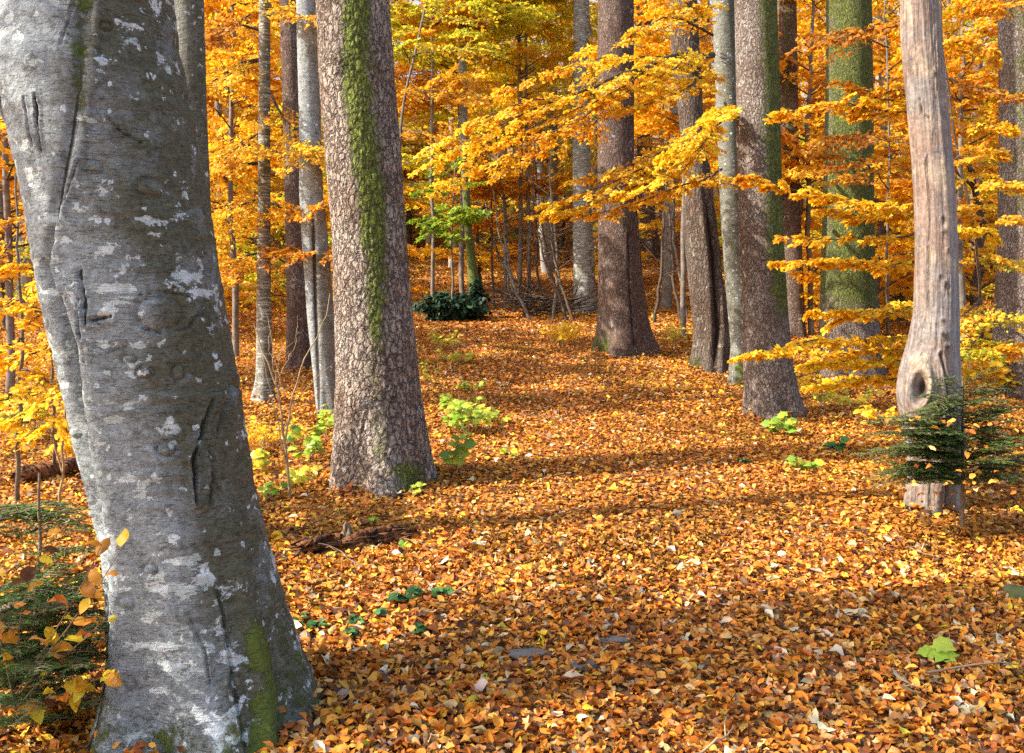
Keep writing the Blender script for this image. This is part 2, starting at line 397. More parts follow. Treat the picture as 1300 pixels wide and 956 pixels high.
def smooth_line(pts, n=12, jit=0.0):
    pts = np.asarray(pts, float)
    d = np.concatenate([[0], np.cumsum(np.linalg.norm(np.diff(pts, axis=0), axis=1))])
    t = np.linspace(0, d[-1], n)
    # catmull-rom-ish: linear interpolation then smoothing
    q = np.stack([np.interp(t, d, pts[:, k]) for k in range(3)], 1)
    for _ in range(2): q[1:-1] = (q[:-2] + 2 * q[1:-1] + q[2:]) / 4
    if jit:
        q[1:-1] += rg.normal(0, jit, (n - 2, 3))
    return q

# spray templates: x along the twig, y sideways, z up ----------------
def spray_template(r, length=1.0, ls=.036, leaf=.062):
    P = []; D = []; tw = []
    yaw = 0.; p = np.zeros(3); pts = [p.copy()]
    step = .045
    side = 1; nxt = .06; s = 0
    dirv = np.array([1., 0, .05])
    while s < length:
        yaw += r.normal(0, .05); d = np.array([math.cos(yaw), math.sin(yaw), .10 - .35 * s / length + r.normal(0, .03)]); d /= np.linalg.norm(d)
        p = p + d * step; s += step; pts.append(p.copy())
        P.append(p.copy()); a = yaw + side * r.uniform(.6, 1.1); D.append([math.cos(a), math.sin(a), r.normal(-.12, .2)])
        if s > nxt and s < length * .93:
            nxt += r.uniform(.05, .11)
            sl = min(.42, (length - s) * .6 + .07) * r.uniform(.6, 1.1); q = p.copy(); ya = yaw + side * r.uniform(.6, 1.0)
            sp = [q.copy()]; ss = 0; sd = 1
            while ss < sl:
                ya -= side * .03; dd = np.array([math.cos(ya), math.sin(ya), -.08 + r.normal(0, .05)])
                q = q + dd * ls; ss += ls; sp.append(q.copy())
                P.append(q.copy()); a = ya + sd * r.uniform(.5, 1.1); D.append([math.cos(a), math.sin(a), r.normal(-.15, .25)]); sd = -sd
            P.append(q.copy()); D.append([math.cos(ya), math.sin(ya), -.1])
            tw.append(np.array(sp))
        side = -side
    tw.insert(0, np.array(pts))
    P = np.array(P); D = nrm(np.array(D))
    n = len(P); N = nrm(np.stack([r.normal(0, .5, n), r.normal(-.15, .5, n), np.ones(n)], 1))
    L = leaf * r.uniform(.65, 1.2, n)
    return P, D, N, L, tw
TPL = [spray_template(np.random.default_rng(100 + i), 1.0, .036, .053) for i in range(8)]
TPL_FAR = [spray_template(np.random.default_rng(200 + i), 1.0, .06, .085) for i in range(6)]

def rotm(X, roll):
    """frames with x axis along X, z as upright as possible, rolled"""
    X = nrm(X); up = np.tile([0, 0, 1.], (len(X), 1)); Yv = nrm(np.cross(up, X)); Z = np.cross(X, Yv)
    c, s = np.cos(roll)[:, None], np.sin(roll)[:, None]
    Y2 = Yv * c + Z * s; Z2 = -Yv * s + Z * c
    return np.stack([X, Y2, Z2], 2)      # columns

def foliage(pos, dirs, scale, palname, r, tpl=TPL, kind='mid', keep=1.0, leafk=1.0, twigs=False, tip=None):
    """sprays at pos along dirs -> leaf mesh data (and twig polylines)"""
    n = len(pos); which = r.integers(0, len(tpl), n); roll = r.normal(0, .38, n); Rm = rotm(dirs, roll)
    out = []; tws = []
    for k in range(len(tpl)):
        idx = np.nonzero(which == k)[0]
        if not len(idx): continue
        P, D, N, L, tw = tpl[k]
        R_ = Rm[idx]; s = scale[idx]
        PP = np.einsum('nij,vj->nvi', R_, P) * s[:, None, None] + pos[idx][:, None]
        DD = np.einsum('nij,vj->nvi', R_, D); NN = np.einsum('nij,vj->nvi', R_, N)
        m = len(P); cnt = len(idx) * m
        PP = PP.reshape(-1, 3); DD = DD.reshape(-1, 3) + r.normal(0, .2, (cnt, 3)); NN = NN.reshape(-1, 3) + r.normal(0, .15, (cnt, 3))
        LL = np.tile(L, len(idx)) * leafk
        kp = r.random(cnt) < keep
        out.append((PP[kp], DD[kp], NN[kp], LL[kp]))
        if twigs:
            for a in range(len(idx)):
                for q in tw:
                    w = (R_[a] @ q.T).T * s[a] + pos[idx[a]]
                    tws.append((w[::2] if len(w) > 4 else w, np.linspace(.0028, .001, len(w[::2] if len(w) > 4 else w))))
    P = np.concatenate([o[0] for o in out]); D = np.concatenate([o[1] for o in out]); N = np.concatenate([o[2] for o in out]); L = np.concatenate([o[3] for o in out])
    # colour drifts from twig to twig
    names = palname if isinstance(palname, (list, tuple)) else [palname]
    C = pal(names[0], len(P), r)
    if len(names) > 1:
        mk = (fbm(P[:, 0] * .9 + 3, P[:, 1] * .9, P[:, 2] * 1.4, 2) + r.normal(0, .12, len(P))) > 0
        C2 = pal(names[1], len(P), r); C = np.where(mk[:, None], C2, C)
    V, Fi, Cc = leaves(P, D, N, L, L * r.uniform(.55, .68, len(L)), C, kind, r.normal(.12, .2, len(L)), r.normal(.1, .18, len(L)))
    return (V, Fi, Cc), tws

def branch_sprays(line, r, step=.13, size=(.45, .9), spread=.75, up=0.0, droop=.12, start=.12):
    """positions and directions of sprays along a limb polyline"""
    d = np.concatenate([[0], np.cumsum(np.linalg.norm(np.diff(line, axis=0), axis=1))]); Lt = d[-1]
    s = np.arange(Lt * start, Lt, step); s = np.append(s, Lt)
    pos = np.stack([np.interp(s, d, line[:, k]) for k in range(3)], 1)
    T = nrm(np.gradient(line, axis=0)); tn = nrm(np.stack([np.interp(s, d, T[:, k]) for k in range(3)], 1))
    sgn = np.where(np.arange(len(s)) % 2, 1., -1.); ang = sgn * r.uniform(.45, 1.05, len(s)) * spread / .75; ang[-1] = 0
    c, si = np.cos(ang), np.sin(ang)
    dirs = np.stack([tn[:, 0] * c - tn[:, 1] * si, tn[:, 0] * si + tn[:, 1] * c, tn[:, 2] * .6 + up - droop + r.normal(0, .10, len(s))], 1)
    sz = r.uniform(*size, len(s)) * (1 - .35 * s / Lt)
    return pos, nrm(dirs), sz

# ------------------------------------------------------------------ trunks
def prof(profile, py):
    p = np.array(sorted(profile), float)
    yy = np.arange(-40, 1000, 4.)
    L = np.interp(yy, p[:, 0], p[:, 1]); R = np.interp(yy, p[:, 0], p[:, 2])
    k = np.exp(-np.linspace(-2, 2, 9) ** 2); k /= k.sum()
    Lp = np.pad(L, 4, mode='edge'); Rp = np.pad(R, 4, mode='edge')
    L = np.convolve(Lp, k, 'valid'); R = np.convolve(Rp, k, 'valid')
    l = np.interp(py, yy, L); r_ = np.interp(py, yy, R)
    # above the picture: go on with the lean of the top part, tapering
    lo = py < 0
    sl = (np.interp(0, yy, (L + R) / 2) - np.interp(160, yy, (L + R) / 2)) / -160
    c = (l + r_) / 2; w = (r_ - l) / 2
    c = np.where(lo, np.interp(0, yy, (L + R) / 2) + sl * py * .6, c)
    return c, w
def trunk(tree_name, profile, base_py, label, mat, cat='tree', Y=None, group=None, nth=72, row=.035, top=13.0, rough=.02, flare=.12, nroots=5,
          moss=(), side_tone=None, lich=None, scars=(), extra=None, bark=None, fine=None, seed=0, part='trunk', offset=0.0, base_px=None, crownless=True):
    r = np.random.default_rng(seed + 50)
    pr = np.array(sorted(profile), float)
    bx = base_px if base_px is not None else float(np.interp(base_py, pr[:, 0], (pr[:, 1] + pr[:, 2]) / 2))
    b = hit(bx, base_py)
    if Y is None: Y = b[1]
    x0 = (bx - CX) / F * Y; zg = float(g(x0, Y)); base = np.array([x0, Y, zg])
    ztop_view = H + (HOR + 30) / F * Y
    z1 = np.arange(zg - .35, ztop_view, row); z2 = np.linspace(ztop_view, max(top, ztop_view + 2), 16)[1:]
    z = np.concatenate([z1, z2]); py = HOR - (z - H) * F / Y
    py_c = np.minimum(py, pr[-1, 0] + 12)
    c, w = prof(profile, py_c)
    cx = (c - CX) / F * Y; R = w / F * Y
    hi = z > ztop_view; R = np.where(hi, R * (1 - .5 * (z - ztop_view) / (z[-1] - ztop_view)), R)
    R[-1] *= .4
    th = np.linspace(-np.pi * 1.5, np.pi * .5, nth, endpoint=False)      # seam at the back
    TH, Z = np.meshgrid(th, z); PYm = np.repeat(py[:, None], nth, 1); Rm = np.repeat(R[:, None], nth, 1)
    nx, ny = np.cos(TH), np.sin(TH)
    ph = r.uniform(0, 6.28, 3)
    rootf = (np.cos(nroots * TH + ph[0]) * .6 + np.cos((nroots - 2) * TH + ph[1]) * .4)
    fl = np.exp(-np.maximum(Z - zg, 0) / .26) * flare * 2.2 * (1 - .55 * np.abs(nx))
    disp = Rm * fl * rootf
    disp += rough * Rm * 2.2 * fbm(nx * 1.3 + seed, ny * 1.3, Z * .9, 3) + rough * .35 * fbm(nx * Rm * 22, ny * Rm * 22 + seed, Z * 14, 3) * .6
    if bark == 'plates':
        per = max(8, int(round(2 * np.pi * R.mean() / .034)))
        uu = (TH - th[0]) / (2 * np.pi) * per; vv = Z / .06
        wob = fbm(nx * 3, ny * 3, Z * 5, 3)
        F1, F2, ID = cells(np.mod(uu + wob * .0, per), vv + wob * 1.2, per)
        e = np.clip((F2 - F1) / .25, 0, 1)
        disp += .009 * (e * (.4 + .7 * ID)) - .005
    FEET.append((x0, Y + offset, float(np.interp(zg, z, R))))
    S = nx; front = ny < .25
    A = dict(moss=np.zeros(TH.shape), side_tone=np.zeros(TH.shape), lichen=np.zeros(TH.shape), scar=np.zeros(TH.shape))
    for (s0, s1, hw, p0, p1, st) in moss:
        cc = s0 + (s1 - s0) * np.clip((PYm - p0) / (p1 - p0), 0, 1)
        wob = .16 * fbm(Z * 1.5 + seed, 0 * Z, 0 * Z + 3, 4) + .10 * fbm(Z * 6, S * 5, 0 * Z + seed, 3)
        m_ = np.exp(-((S - cc - wob) / hw) ** 2 * .8) * (ny < .4) * np.clip((PYm - p0) / 25 + .5, 0, 1) * np.clip((p1 - PYm) / 60 + .5, 0, 1)
        A['moss'] = np.maximum(A['moss'], m_ * st)
    if side_tone is not None: A['side_tone'] = side_tone(S, PYm)
    if extra is not None:
        ctx = dict(S=S, PX=np.repeat(c[:, None], nth, 1) + S * np.repeat(w[:, None], nth, 1), PY=PYm, Z=Z, front=front, Rm=Rm, A=A, nx=nx, ny=ny, seed=seed)
        disp = disp + extra(ctx)
    for (pts, wd, dp, dk) in scars:              # grooves: pixel polylines on the visible face
        PX = np.repeat(c[:, None], nth, 1) + S * np.repeat(w[:, None], nth, 1)
        dmin = np.full(TH.shape, 1e9)
        for (xa, ya), (xb, yb) in zip(pts[:-1], pts[1:]):
            t = np.clip(((PX - xa) * (xb - xa) + (PYm - ya) * (yb - ya)) / ((xb - xa) ** 2 + (yb - ya) ** 2 + 1e-9), 0, 1)
            dmin = np.minimum(dmin, np.hypot(PX - xa - t * (xb - xa), PYm - ya - t * (yb - ya)))
        dmin = dmin * (1 + 1.0 * fbm(PX * .09 + wd, PYm * .06, 0 * PX, 3)) + 1.5 * fbm(PX * .3, PYm * .12, 0 * PX + 7, 2); dmin = np.abs(dmin)
        wd = wd * .62; m_ = np.exp(-(dmin / wd) ** 2) * front
        disp = disp - m_ * dp; A['scar'] = np.maximum(A['scar'], m_ * dk)
        disp = disp + np.exp(-((dmin - 2.2 * wd) / wd) ** 2) * front * dp * .45
    Rr = Rm + disp
    V = np.stack([np.repeat(cx[:, None], nth, 1) + Rr * nx, Y + offset + Rr * ny, Z], -1).reshape(-1, 3)
    m = len(z); i = np.arange(m - 1)[:, None] * nth; j = np.arange(nth)[None]; j2 = (j + 1) % nth
    Q = np.stack([i + j, i + j2, i + nth + j2, i + nth + j], -1).reshape(-1, 4)
    topf = ((m - 1) * nth + np.arange(nth))[None]
    e = empty(tree_name, base, label, cat, group)
    build(part, V, [Q, topf], mat, e, attrs={k: v.ravel() for k, v in A.items()}, origin=base)
    e['_Y'] = float(Y)
    return e, base, (lambda py_: at(float(prof(profile, np.array([float(py_)]))[0][0]), py_, Y))

def part_line(parent, base, name, line, r0, r1, mat, n=7):
    v, q = tube(line, np.linspace(r0, r1, len(line)) , n)
    return build(name, v, [q], mat, parent, origin=base)

def limbs_and_crown(parent, base, branches, seed, mat=None, twigs=True, keep=.52, step=.13, size=(.45, .9), leafk=1.0, tpl=TPL, kind='mid', spread=.75):
    """branches: list of (points [(px,py,Y)...], palette, r0)"""
    r = np.random.default_rng(seed); parts = []; tw = []
    for br in branches:
        pts, pn, r0 = br[:3]; opt = br[3] if len(br) > 3 else {}
        line = smooth_line([at(*p) for p in pts], 14, .012)
        part_line(parent, base, 'branch', line, r0, .003, mat or M['twig'], 6)
        pos, dr, sz = branch_sprays(line, r, opt.get('step', step), opt.get('size', size), opt.get('spread', spread), start=opt.get('start', .15))
        lf, t = foliage(pos, dr, sz, pn, r, tpl, kind, opt.get('keep', keep), opt.get('leafk', leafk), twigs)
        parts.append(lf); tw += t
    V, Fi, C = merge(parts)
    build('crown', V, [Fi], M['leaf'], parent, C, origin=base, smooth=False)
    if tw:
        v, q = tubes(tw, 3); build('twigs', v, [q], mat or M['twig'], parent, origin=base)

# ================================================================== SETTING
def sheet(name, xs, ys, mat, zoff=0.0, zf=g):
    X, Y = np.meshgrid(xs, ys); Z = zf(X, Y) + zoff
    V = np.stack([X, Y, Z], -1).reshape(-1, 3); nx = len(xs); ny = len(ys)
    i = np.arange(ny - 1)[:, None] * nx; j = np.arange(nx - 1)[None]
    Q = np.stack([i + j, i + j + 1, i + nx + j + 1, i + nx + j], -1).reshape(-1, 4)
    o = build(name, V, [Q], mat); return tag(o, kind='structure')
def spaced(lo, hi, mid_lo, mid_hi, fine, coarse):
    return np.unique(np.concatenate([np.arange(lo, mid_lo, coarse), np.arange(mid_lo, mid_hi, fine), np.arange(mid_hi, hi + coarse, coarse)]))
sheet('ground', spaced(-160, 160, -14, 14, .12, 3.0), spaced(-40, 240, 1.5, 32, .12, 2.0), M['ground'])
# trodden path under the leaves
ys = np.arange(-2.9, 30, .12); us = np.linspace(-1.25, 1.25, 22)
PXc = path_x(ys); V = np.stack([PXc[:, None] + us[None] * (1 + .08 * np.sin(ys * 1.3))[:, None], np.repeat(ys[:, None], len(us), 1), np.zeros((len(ys), len(us)))], -1)
V[..., 2] = g(V[..., 0], V[..., 1]) + .012 - .03 * (np.abs(us) > 1.2)[None]
i = np.arange(len(ys) - 1)[:, None] * len(us); j = np.arange(len(us) - 1)[None]
tag(build('path', V.reshape(-1, 3), [np.stack([i + j, i + j + 1, i + len(us) + j + 1, i + len(us) + j], -1).reshape(-1, 4)], M['path']), kind='structure')

# ------------------------------------------------------------------ leaf litter (beyond counting)
def scatter(n, y0, y1, r, marg=1.3):
    Y = np.sqrt(r.uniform(y0 ** 2, y1 ** 2, n)); x = r.uniform(-1, 1, n) * (.54 * Y + marg)
    return x, Y
def litter_band(y0, y1, dens, kind, lsize, r, palname='lit', marg=1.3):
    area = (.54 * (y1 ** 2 - y0 ** 2)) + 2 * marg * (y1 - y0); n = int(area * dens)
    x, Y = scatter(n, y0, y1, r, marg)
    th = r.uniform(0, 6.283, n); tilt = np.abs(r.normal(0, .45, n))
    D = np.stack([np.cos(th), np.sin(th), np.zeros(n)], 1)
    N = nrm(np.stack([np.sin(tilt) * np.cos(th * 3.1 + 1), np.sin(tilt) * np.sin(th * 3.1 + 1), np.cos(tilt)], 1) + np.array([0, -.12, 0]))
    D = nrm(D - N * (D * N).sum(1, keepdims=True))
    L = lsize * r.uniform(.45, 1.35, n)
    clump = .5 + .5 * fbm(x * 2.2, Y * 2.2, 0 * x + 4, 3)
    z = g(x, Y) + .014 + r.random(n) * (.012 + .035 * clump)
    P = np.stack([x, Y, z], 1) - D * L[:, None] * .5
    C = pal(palname, n, r)
    # drifts of yellower and browner leaves
    d1 = fbm(x * .55 + 4, Y * .45, 0 * x + 2, 3); d2 = fbm(x * 1.6, Y * 1.4, 0 * x + 12, 3)
    yl = pal('yo', n, r); C = np.where(((d1 + r.normal(0, .25, n)) > .72 + .2 * (Y < 6))[:, None], yl * .8, C)
    br = pal('r', n, r) * .5; C = np.where(((d2 + r.normal(0, .2, n)) > .38)[:, None], br, C)
    offp = np.clip((np.abs(x - path_x(Y)) - 1.2) / .9, 0, 1)
    rr_ = pal('r', n, r); C = np.where((r.random(n) < .30 * offp)[:, None], rr_ * .8, C); C = np.where((r.random(n) < .06 * offp)[:, None], pal('yo', n, r), C)
    return leaves(P, D, N, L, L * r.uniform(.38, .68, n), C, kind, r.normal(.08, .38, n), r.normal(.08, .30, n))
FEET = []
# ================================================================== TREES FROM THE PHOTOGRAPH
# --- big old beech, left foreground
def near_extra(c):
    PX, PY, A, front = c['PX'], c['PY'], c['A'], c['front']; d = np.zeros(PX.shape)
    # seam between the two fused stems
    sy = np.array([-60, 0, 60, 130, 200, 280, 345, 400, 440, 500, 560, 620, 700, 780, 880, 960]); sx = np.array([158, 156, 150, 152, 140, 118, 101, 118, 130, 133, 137, 148, 156, 158, 160, 160])
    seam = np.interp(PY, sy, sx)
    deep = np.interp(PY, [-60, 150, 300, 345, 450, 560, 640, 750, 900], [.010, .012, .035, .07, .08, .065, .045, .025, .02])
    wd = np.interp(PY, [0, 345, 600, 900], [7, 9, 12, 12])
    u = (PX - seam) / wd
    d -= np.where(front, deep * np.exp(-u ** 2), 0); d += np.where(front, .02 * np.exp(-((u - 2.6) / 1.6) ** 2) * np.clip((PY - 250) / 100, 0, 1), 0)
    d += np.where(front & (PY < 380), .016 * np.exp(-((u - 1.6) / .8) ** 2), 0)
    A['scar'] = np.maximum(A['scar'], np.where(front, .75 * np.exp(-(u / .33) ** 2) * np.clip((PY - 60) / 100, .2, 1), 0))
    # burr on the left shoulder
    d += .035 * np.exp(-((PX - 14) / 26) ** 2 - ((PY - 105) / 40) ** 2) * front - .03 * np.exp(-((PX - 30) / 9) ** 2 - ((PY - 150) / 26) ** 2) * front
    A['scar'] = np.maximum(A['scar'], .8 * np.exp(-((PX - 28) / 7) ** 2 - ((PY - 152) / 28) ** 2) * front)
    # swellings and root buttress
    d += .015 * np.exp(-((PX - 240) / 30) ** 2 - ((PY - 400) / 30) ** 2) * front
    for (x, y, rx, ry) in ((235, 400, 22, 20), (222, 470, 10, 7), (205, 455, 8, 6), (222, 252, 14, 12), (165, 232, 10, 8), (255, 470, 6, 9), (118, 545, 7, 6), (133, 628, 6, 5), (132, 645, 6, 5), (200, 740, 9, 8), (253, 372, 6, 6), (245, 560, 10, 8), (160, 98, 9, 6), (172, 63, 6, 5), (228, 700, 9, 7)):
        q = np.hypot((PX - x) / rx, (PY - y) / ry)
        d += (-.011 * np.exp(-((q - 1) / .22) ** 2) + .008 * np.exp(-(q / .7) ** 2)) * front
        A['scar'] = np.maximum(A['scar'], .42 * np.exp(-((q - 1) / .16) ** 2) * front)
    # horizontal wrinkles
    d += .0035 * fbm(PX * .012, PY * .11, 0 * PX + 5, 3) * 2 + .004 * fbm(PX * .06, PY * .035, 0 * PX + 9, 3)
    # lower right: moss-grown root ridges
    for (x0, x1, a) in ((330, 362, .05), (352, 392, .03)):
        cx_ = np.interp(PY, [600, 900], [x0 - 30, x1]); d += a * np.exp(-((PX - cx_) / 9) ** 2) * np.clip((PY - 640) / 200, 0, 1) * front
    cx_ = np.interp(PY, [640, 700, 900], [320, 330, 356]) + 9 * fbm(PY * .03, 0 * PX, 0 * PX, 3); m_ = np.exp(-((PX - cx_) / np.interp(PY, [650, 900], [5, 17])) ** 2) * np.clip((PY - 665) / 140, 0, 1) * (.85 + .7 * fbm(PX * .05, PY * .03, 0 * PX + 2, 4))
    A['moss'] = np.maximum(A['moss'], 1.05 * m_ * front)
    A['moss'] = np.maximum(A['moss'], .62 * np.exp(-((PX - 150) / 14) ** 2) * np.clip((250 - PY) / 120, 0, 1) * front)
    A['moss'] = np.maximum(A['moss'], .5 * np.clip((PX - np.interp(PY, [0, 400, 900], [240, 285, 360])) / 20, 0, 1) * front * np.clip((PY - 350) / 200, 0, 1))
    A['moss'] = np.maximum(A['moss'], .55 * np.clip((PY - 800) / 100, 0, 1))
    # lichen patches seen in the photograph
    for (x, y, rx, ry, s) in ((40, 68, 40, 13, 1.0), (60, 58, 12, 22, .8), (160, 178, 12, 7, 1.1), (198, 55, 20, 8, .8), (172, 107, 7, 8, 1.), (100, 112, 18, 6, .8), (75, 205, 9, 14, .9), (80, 235, 8, 9, 1.), (80, 340, 12, 9, .9), (95, 375, 22, 14, .8), (90, 430, 12, 6, 1.), (180, 325, 22, 14, .8), (192, 372, 24, 8, 1.1), (183, 398, 12, 12, 1.1), (215, 440, 12, 5, .9), (150, 500, 7, 14, .9), (190, 525, 16, 7, .9), (205, 592, 16, 12, .9), (235, 592, 10, 10, .8),
                           (205, 638, 5, 5, 1.1), (265, 690, 28, 8, 1.05), (255, 722, 38, 9, 1.1), (230, 755, 16, 10, 1.), (240, 788, 42, 8, 1.1), (262, 812, 38, 14, .95), (235, 840, 18, 6, .9), (255, 662, 10, 10, .8), (150, 560, 8, 20, .7), (150, 610, 10, 25, .75), (170, 700, 8, 16, .7), (178, 765, 6, 8, .9), (140, 720, 14, 10, .8), (145, 790, 10, 30, .6)):
        A['lichen'] = np.maximum(A['lichen'], s * np.exp(-((PX - x) / rx) ** 2 - ((PY - y) / ry) ** 2) * front)
    return d
def near_side_tone(S, PY): return np.clip(.10 + .75 * (S + .18), 0, .95)
near_prof = [(-40, 14, 212), (0, 10, 216), (60, 8, 222), (100, 3, 232), (112, 1, 235), (140, 9, 240), (180, 22, 247), (230, 36, 256), (280, 45, 265), (380, 59, 281), (440, 74, 292), (500, 88, 302), (580, 107, 315), (640, 122, 326), (700, 134, 340), (760, 139, 355), (820, 141, 371), (867, 140, 386), (905, 134, 402), (940, 124, 420)]
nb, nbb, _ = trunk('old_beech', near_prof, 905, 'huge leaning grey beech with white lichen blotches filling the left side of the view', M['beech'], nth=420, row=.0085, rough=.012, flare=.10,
                   side_tone=near_side_tone, extra=near_extra, seed=1, top=11,
                   scars=[([(84, 150), (88, 205)], 2.6, .012, .8), ([(99, 148), (101, 212)], 2.6, .012, .8), ([(150, 352), (156, 385), (158, 415)], 3, .012, .7), ([(149, 385), (151, 430)], 2.5, .010, .6),
                          ([(286, 505), (280, 540), (273, 575), (277, 625)], 2.6, .026, .62), ([(286, 560), (292, 590), (290, 630)], 2.4, .014, .42), ([(304, 470), (298, 500), (294, 545)], 3, .014, .45),
                          ([(165, 410), (185, 405)], 4, .014, .8), ([(155, 455), (175, 450), (200, 440)], 1.5, .005, .45), ([(110, 325), (124, 295), (150, 225)], 2.5, .012, .5), ([(138, 545), (150, 555), (148, 560)], 3, .01, .8),
                          ([(215, 380), (235, 375), (262, 380), (270, 400), (262, 418), (240, 425), (220, 420)], 1.8, .007, .55), ([(300, 720), (312, 770), (322, 830), (338, 900)], 2.5, .016, .42), ([(276, 760), (292, 790), (300, 830)], 1.8, .008, .3), ([(180, 175), (195, 190), (212, 198)], 2.5, .01, .6), ([(130, 0), (140, 40), (128, 90)], 2, .005, .35)])

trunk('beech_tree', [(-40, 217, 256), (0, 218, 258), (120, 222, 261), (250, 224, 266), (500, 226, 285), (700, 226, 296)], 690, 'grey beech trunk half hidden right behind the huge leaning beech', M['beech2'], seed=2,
      side_tone=lambda S, PY: np.clip(.45 + .5 * S, 0, 1), nth=80, row=.03, scars=[([(238, 145), (246, 158), (250, 172), (245, 180)], 5, .02, .8)])

# --- big spruce with the green stripe
sp_prof = [(-40, 397, 489), (0, 401, 493), (100, 406, 501), (200, 414, 509), (300, 422, 516), (400, 425, 524), (480, 427, 532), (540, 424, 540), (585, 420, 547), (625, 416, 556), (650, 412, 562)]
trunk('spruce_tree', sp_prof, 615, 'broad scaly-barked spruce with a vivid green moss stripe down its front', M['spruce'], seed=3, nth=260, row=.012, bark='plates', rough=.014, flare=.16,
      moss=[(.20, .22, .33, -60, 330, 1.3), (.22, .16, .26, 300, 450, .85), (.15, .05, .2, 420, 600, .45), (.55, .62, .3, 575, 650, .9)],
      extra=lambda c: .03 * np.exp(-((c['PX'] - 432) / 14) ** 2 - ((c['PY'] - 90) / 22) ** 2) * c['front'])

# --- four slim trunks left of the spruce
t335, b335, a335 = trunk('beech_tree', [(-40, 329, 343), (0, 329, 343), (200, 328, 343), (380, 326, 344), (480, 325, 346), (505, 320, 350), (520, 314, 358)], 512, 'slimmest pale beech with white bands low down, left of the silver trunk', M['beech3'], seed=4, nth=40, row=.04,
      side_tone=lambda S, PY: np.clip(.3 + .6 * S, 0, 1))
trunk('spruce_tree', [(-40, 353, 379), (0, 355, 381), (200, 361, 388), (400, 364, 394), (465, 362, 398)], 468, 'slim brown-barked trunk between the thin white-banded beech and the silver one', M['spruce2'], seed=5, nth=40, row=.05)
def silver_extra(c):
    PX, PY = c['PX'], c['PY']; seam = np.interp(PY, [0, 260, 530], [398, 400, 407])
    k = np.clip((PY - 240) / 60, 0, 1); m_ = np.exp(-((PX - seam) / 3.2) ** 2) * k * c['front']
    c['A']['scar'] = np.maximum(c['A']['scar'], .8 * m_); return -.03 * m_
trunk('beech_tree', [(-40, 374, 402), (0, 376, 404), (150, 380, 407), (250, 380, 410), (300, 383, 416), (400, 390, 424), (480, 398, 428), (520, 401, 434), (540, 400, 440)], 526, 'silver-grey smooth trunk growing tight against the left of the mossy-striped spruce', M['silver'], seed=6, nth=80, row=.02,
      side_tone=lambda S, PY: np.clip(.15 + .5 * S + np.clip((PY - 300) / 250, 0, .4), 0, 1), extra=silver_extra)

# --- centre
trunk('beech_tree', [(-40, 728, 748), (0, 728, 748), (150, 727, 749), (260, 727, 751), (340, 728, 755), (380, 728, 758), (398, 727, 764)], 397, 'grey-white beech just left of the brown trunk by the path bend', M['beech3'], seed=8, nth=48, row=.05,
      side_tone=lambda S, PY: np.clip(.2 + .7 * S, 0, 1))
def buttress(c):
    th_ = np.arctan2(c['ny'], c['nx']); return c['Rm'] * .16 * np.clip((c['PY'] - 280) / 150, 0, 1) * np.cos(3 * th_ + 5.2)
trunk('spruce_tree', [(-40, 759, 805), (0, 759, 805), (200, 759, 805), (300, 759, 811), (370, 760, 817), (410, 760, 822), (432, 757, 829), (452, 752, 838), (470, 750, 842)], 449, 'brown ridged spruce with flared foot on the far bend of the path', M['spruce2'], seed=9, nth=130, row=.028, flare=.16, extra=buttress,
      moss=[(-.8, -.85, .28, 425, 480, .9)], scars=[([(795, 300), (796, 380), (800, 440)], 2.5, .03, .7)])
trunk('spruce_tree', [(-40, 808, 825), (0, 808, 826), (180, 809, 828), (280, 810, 832), (330, 808, 842)], 328, 'dark shaded trunk close behind the flared brown spruce', M['spruce2'], seed=10, nth=36, row=.07)
def split(c):
    PX, PY = c['PX'], c['PY']; seam = np.interp(PY, [240, 330, 420, 470], [892, 902, 906, 900]); k = np.clip((PY - 230) / 60, 0, 1) * c['front']
    m_ = np.exp(-((PX - seam) / 3.5) ** 2) * k; c['A']['scar'] = np.maximum(c['A']['scar'], .9 * m_)
    return -.06 * m_ + .03 * np.exp(-((PX - seam - 8) / 4) ** 2) * k + .03 * np.exp(-((PX - seam + 8) / 4) ** 2) * k
trunk('spruce_tree', [(-40, 847, 884), (0, 849, 885), (60, 852, 888), (150, 862, 893), (220, 867, 902), (300, 869, 910), (360, 874, 918), (420, 881, 930), (450, 878, 936), (475, 870, 944)], 468, 'leaning trunk with a long dark split down its lower half', M['furrow'], seed=11, nth=130, row=.025, extra=split, flare=.1,
      moss=[(-.9, -.9, .3, 450, 500, .8)])
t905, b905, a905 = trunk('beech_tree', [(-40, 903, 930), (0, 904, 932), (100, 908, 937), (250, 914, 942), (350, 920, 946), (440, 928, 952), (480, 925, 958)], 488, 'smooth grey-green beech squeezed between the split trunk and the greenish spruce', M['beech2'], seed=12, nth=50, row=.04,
      side_tone=lambda S, PY: np.clip(.5 + .4 * S, 0, 1), moss=[(-.2, -.2, .6, 455, 520, .8)])
trunk('spruce_tree', [(-40, 932, 984), (0, 933, 986), (100, 935, 989), (200, 936, 991), (300, 938, 994), (400, 942, 1000), (460, 944, 1006), (500, 945, 1014), (525, 943, 1024), (545, 941, 1030)], 528, 'straight grey spruce on the right path edge with a green right flank', M['spruce3'], seed=13, nth=160, row=.018, flare=.10, rough=.012,
      moss=[(.55, .75, .62, -60, 400, 1.2)])
trunk('spruce_tree', [(-40, 986, 1009), (0, 988, 1011), (200, 992, 1014), (400, 998, 1021), (440, 996, 1026)], 428, 'thin dark trunk rising just behind the straight grey spruce', M['spruce2'], seed=14, nth=44, row=.05, moss=[(-.3, -.3, .5, -60, 200, .6)])
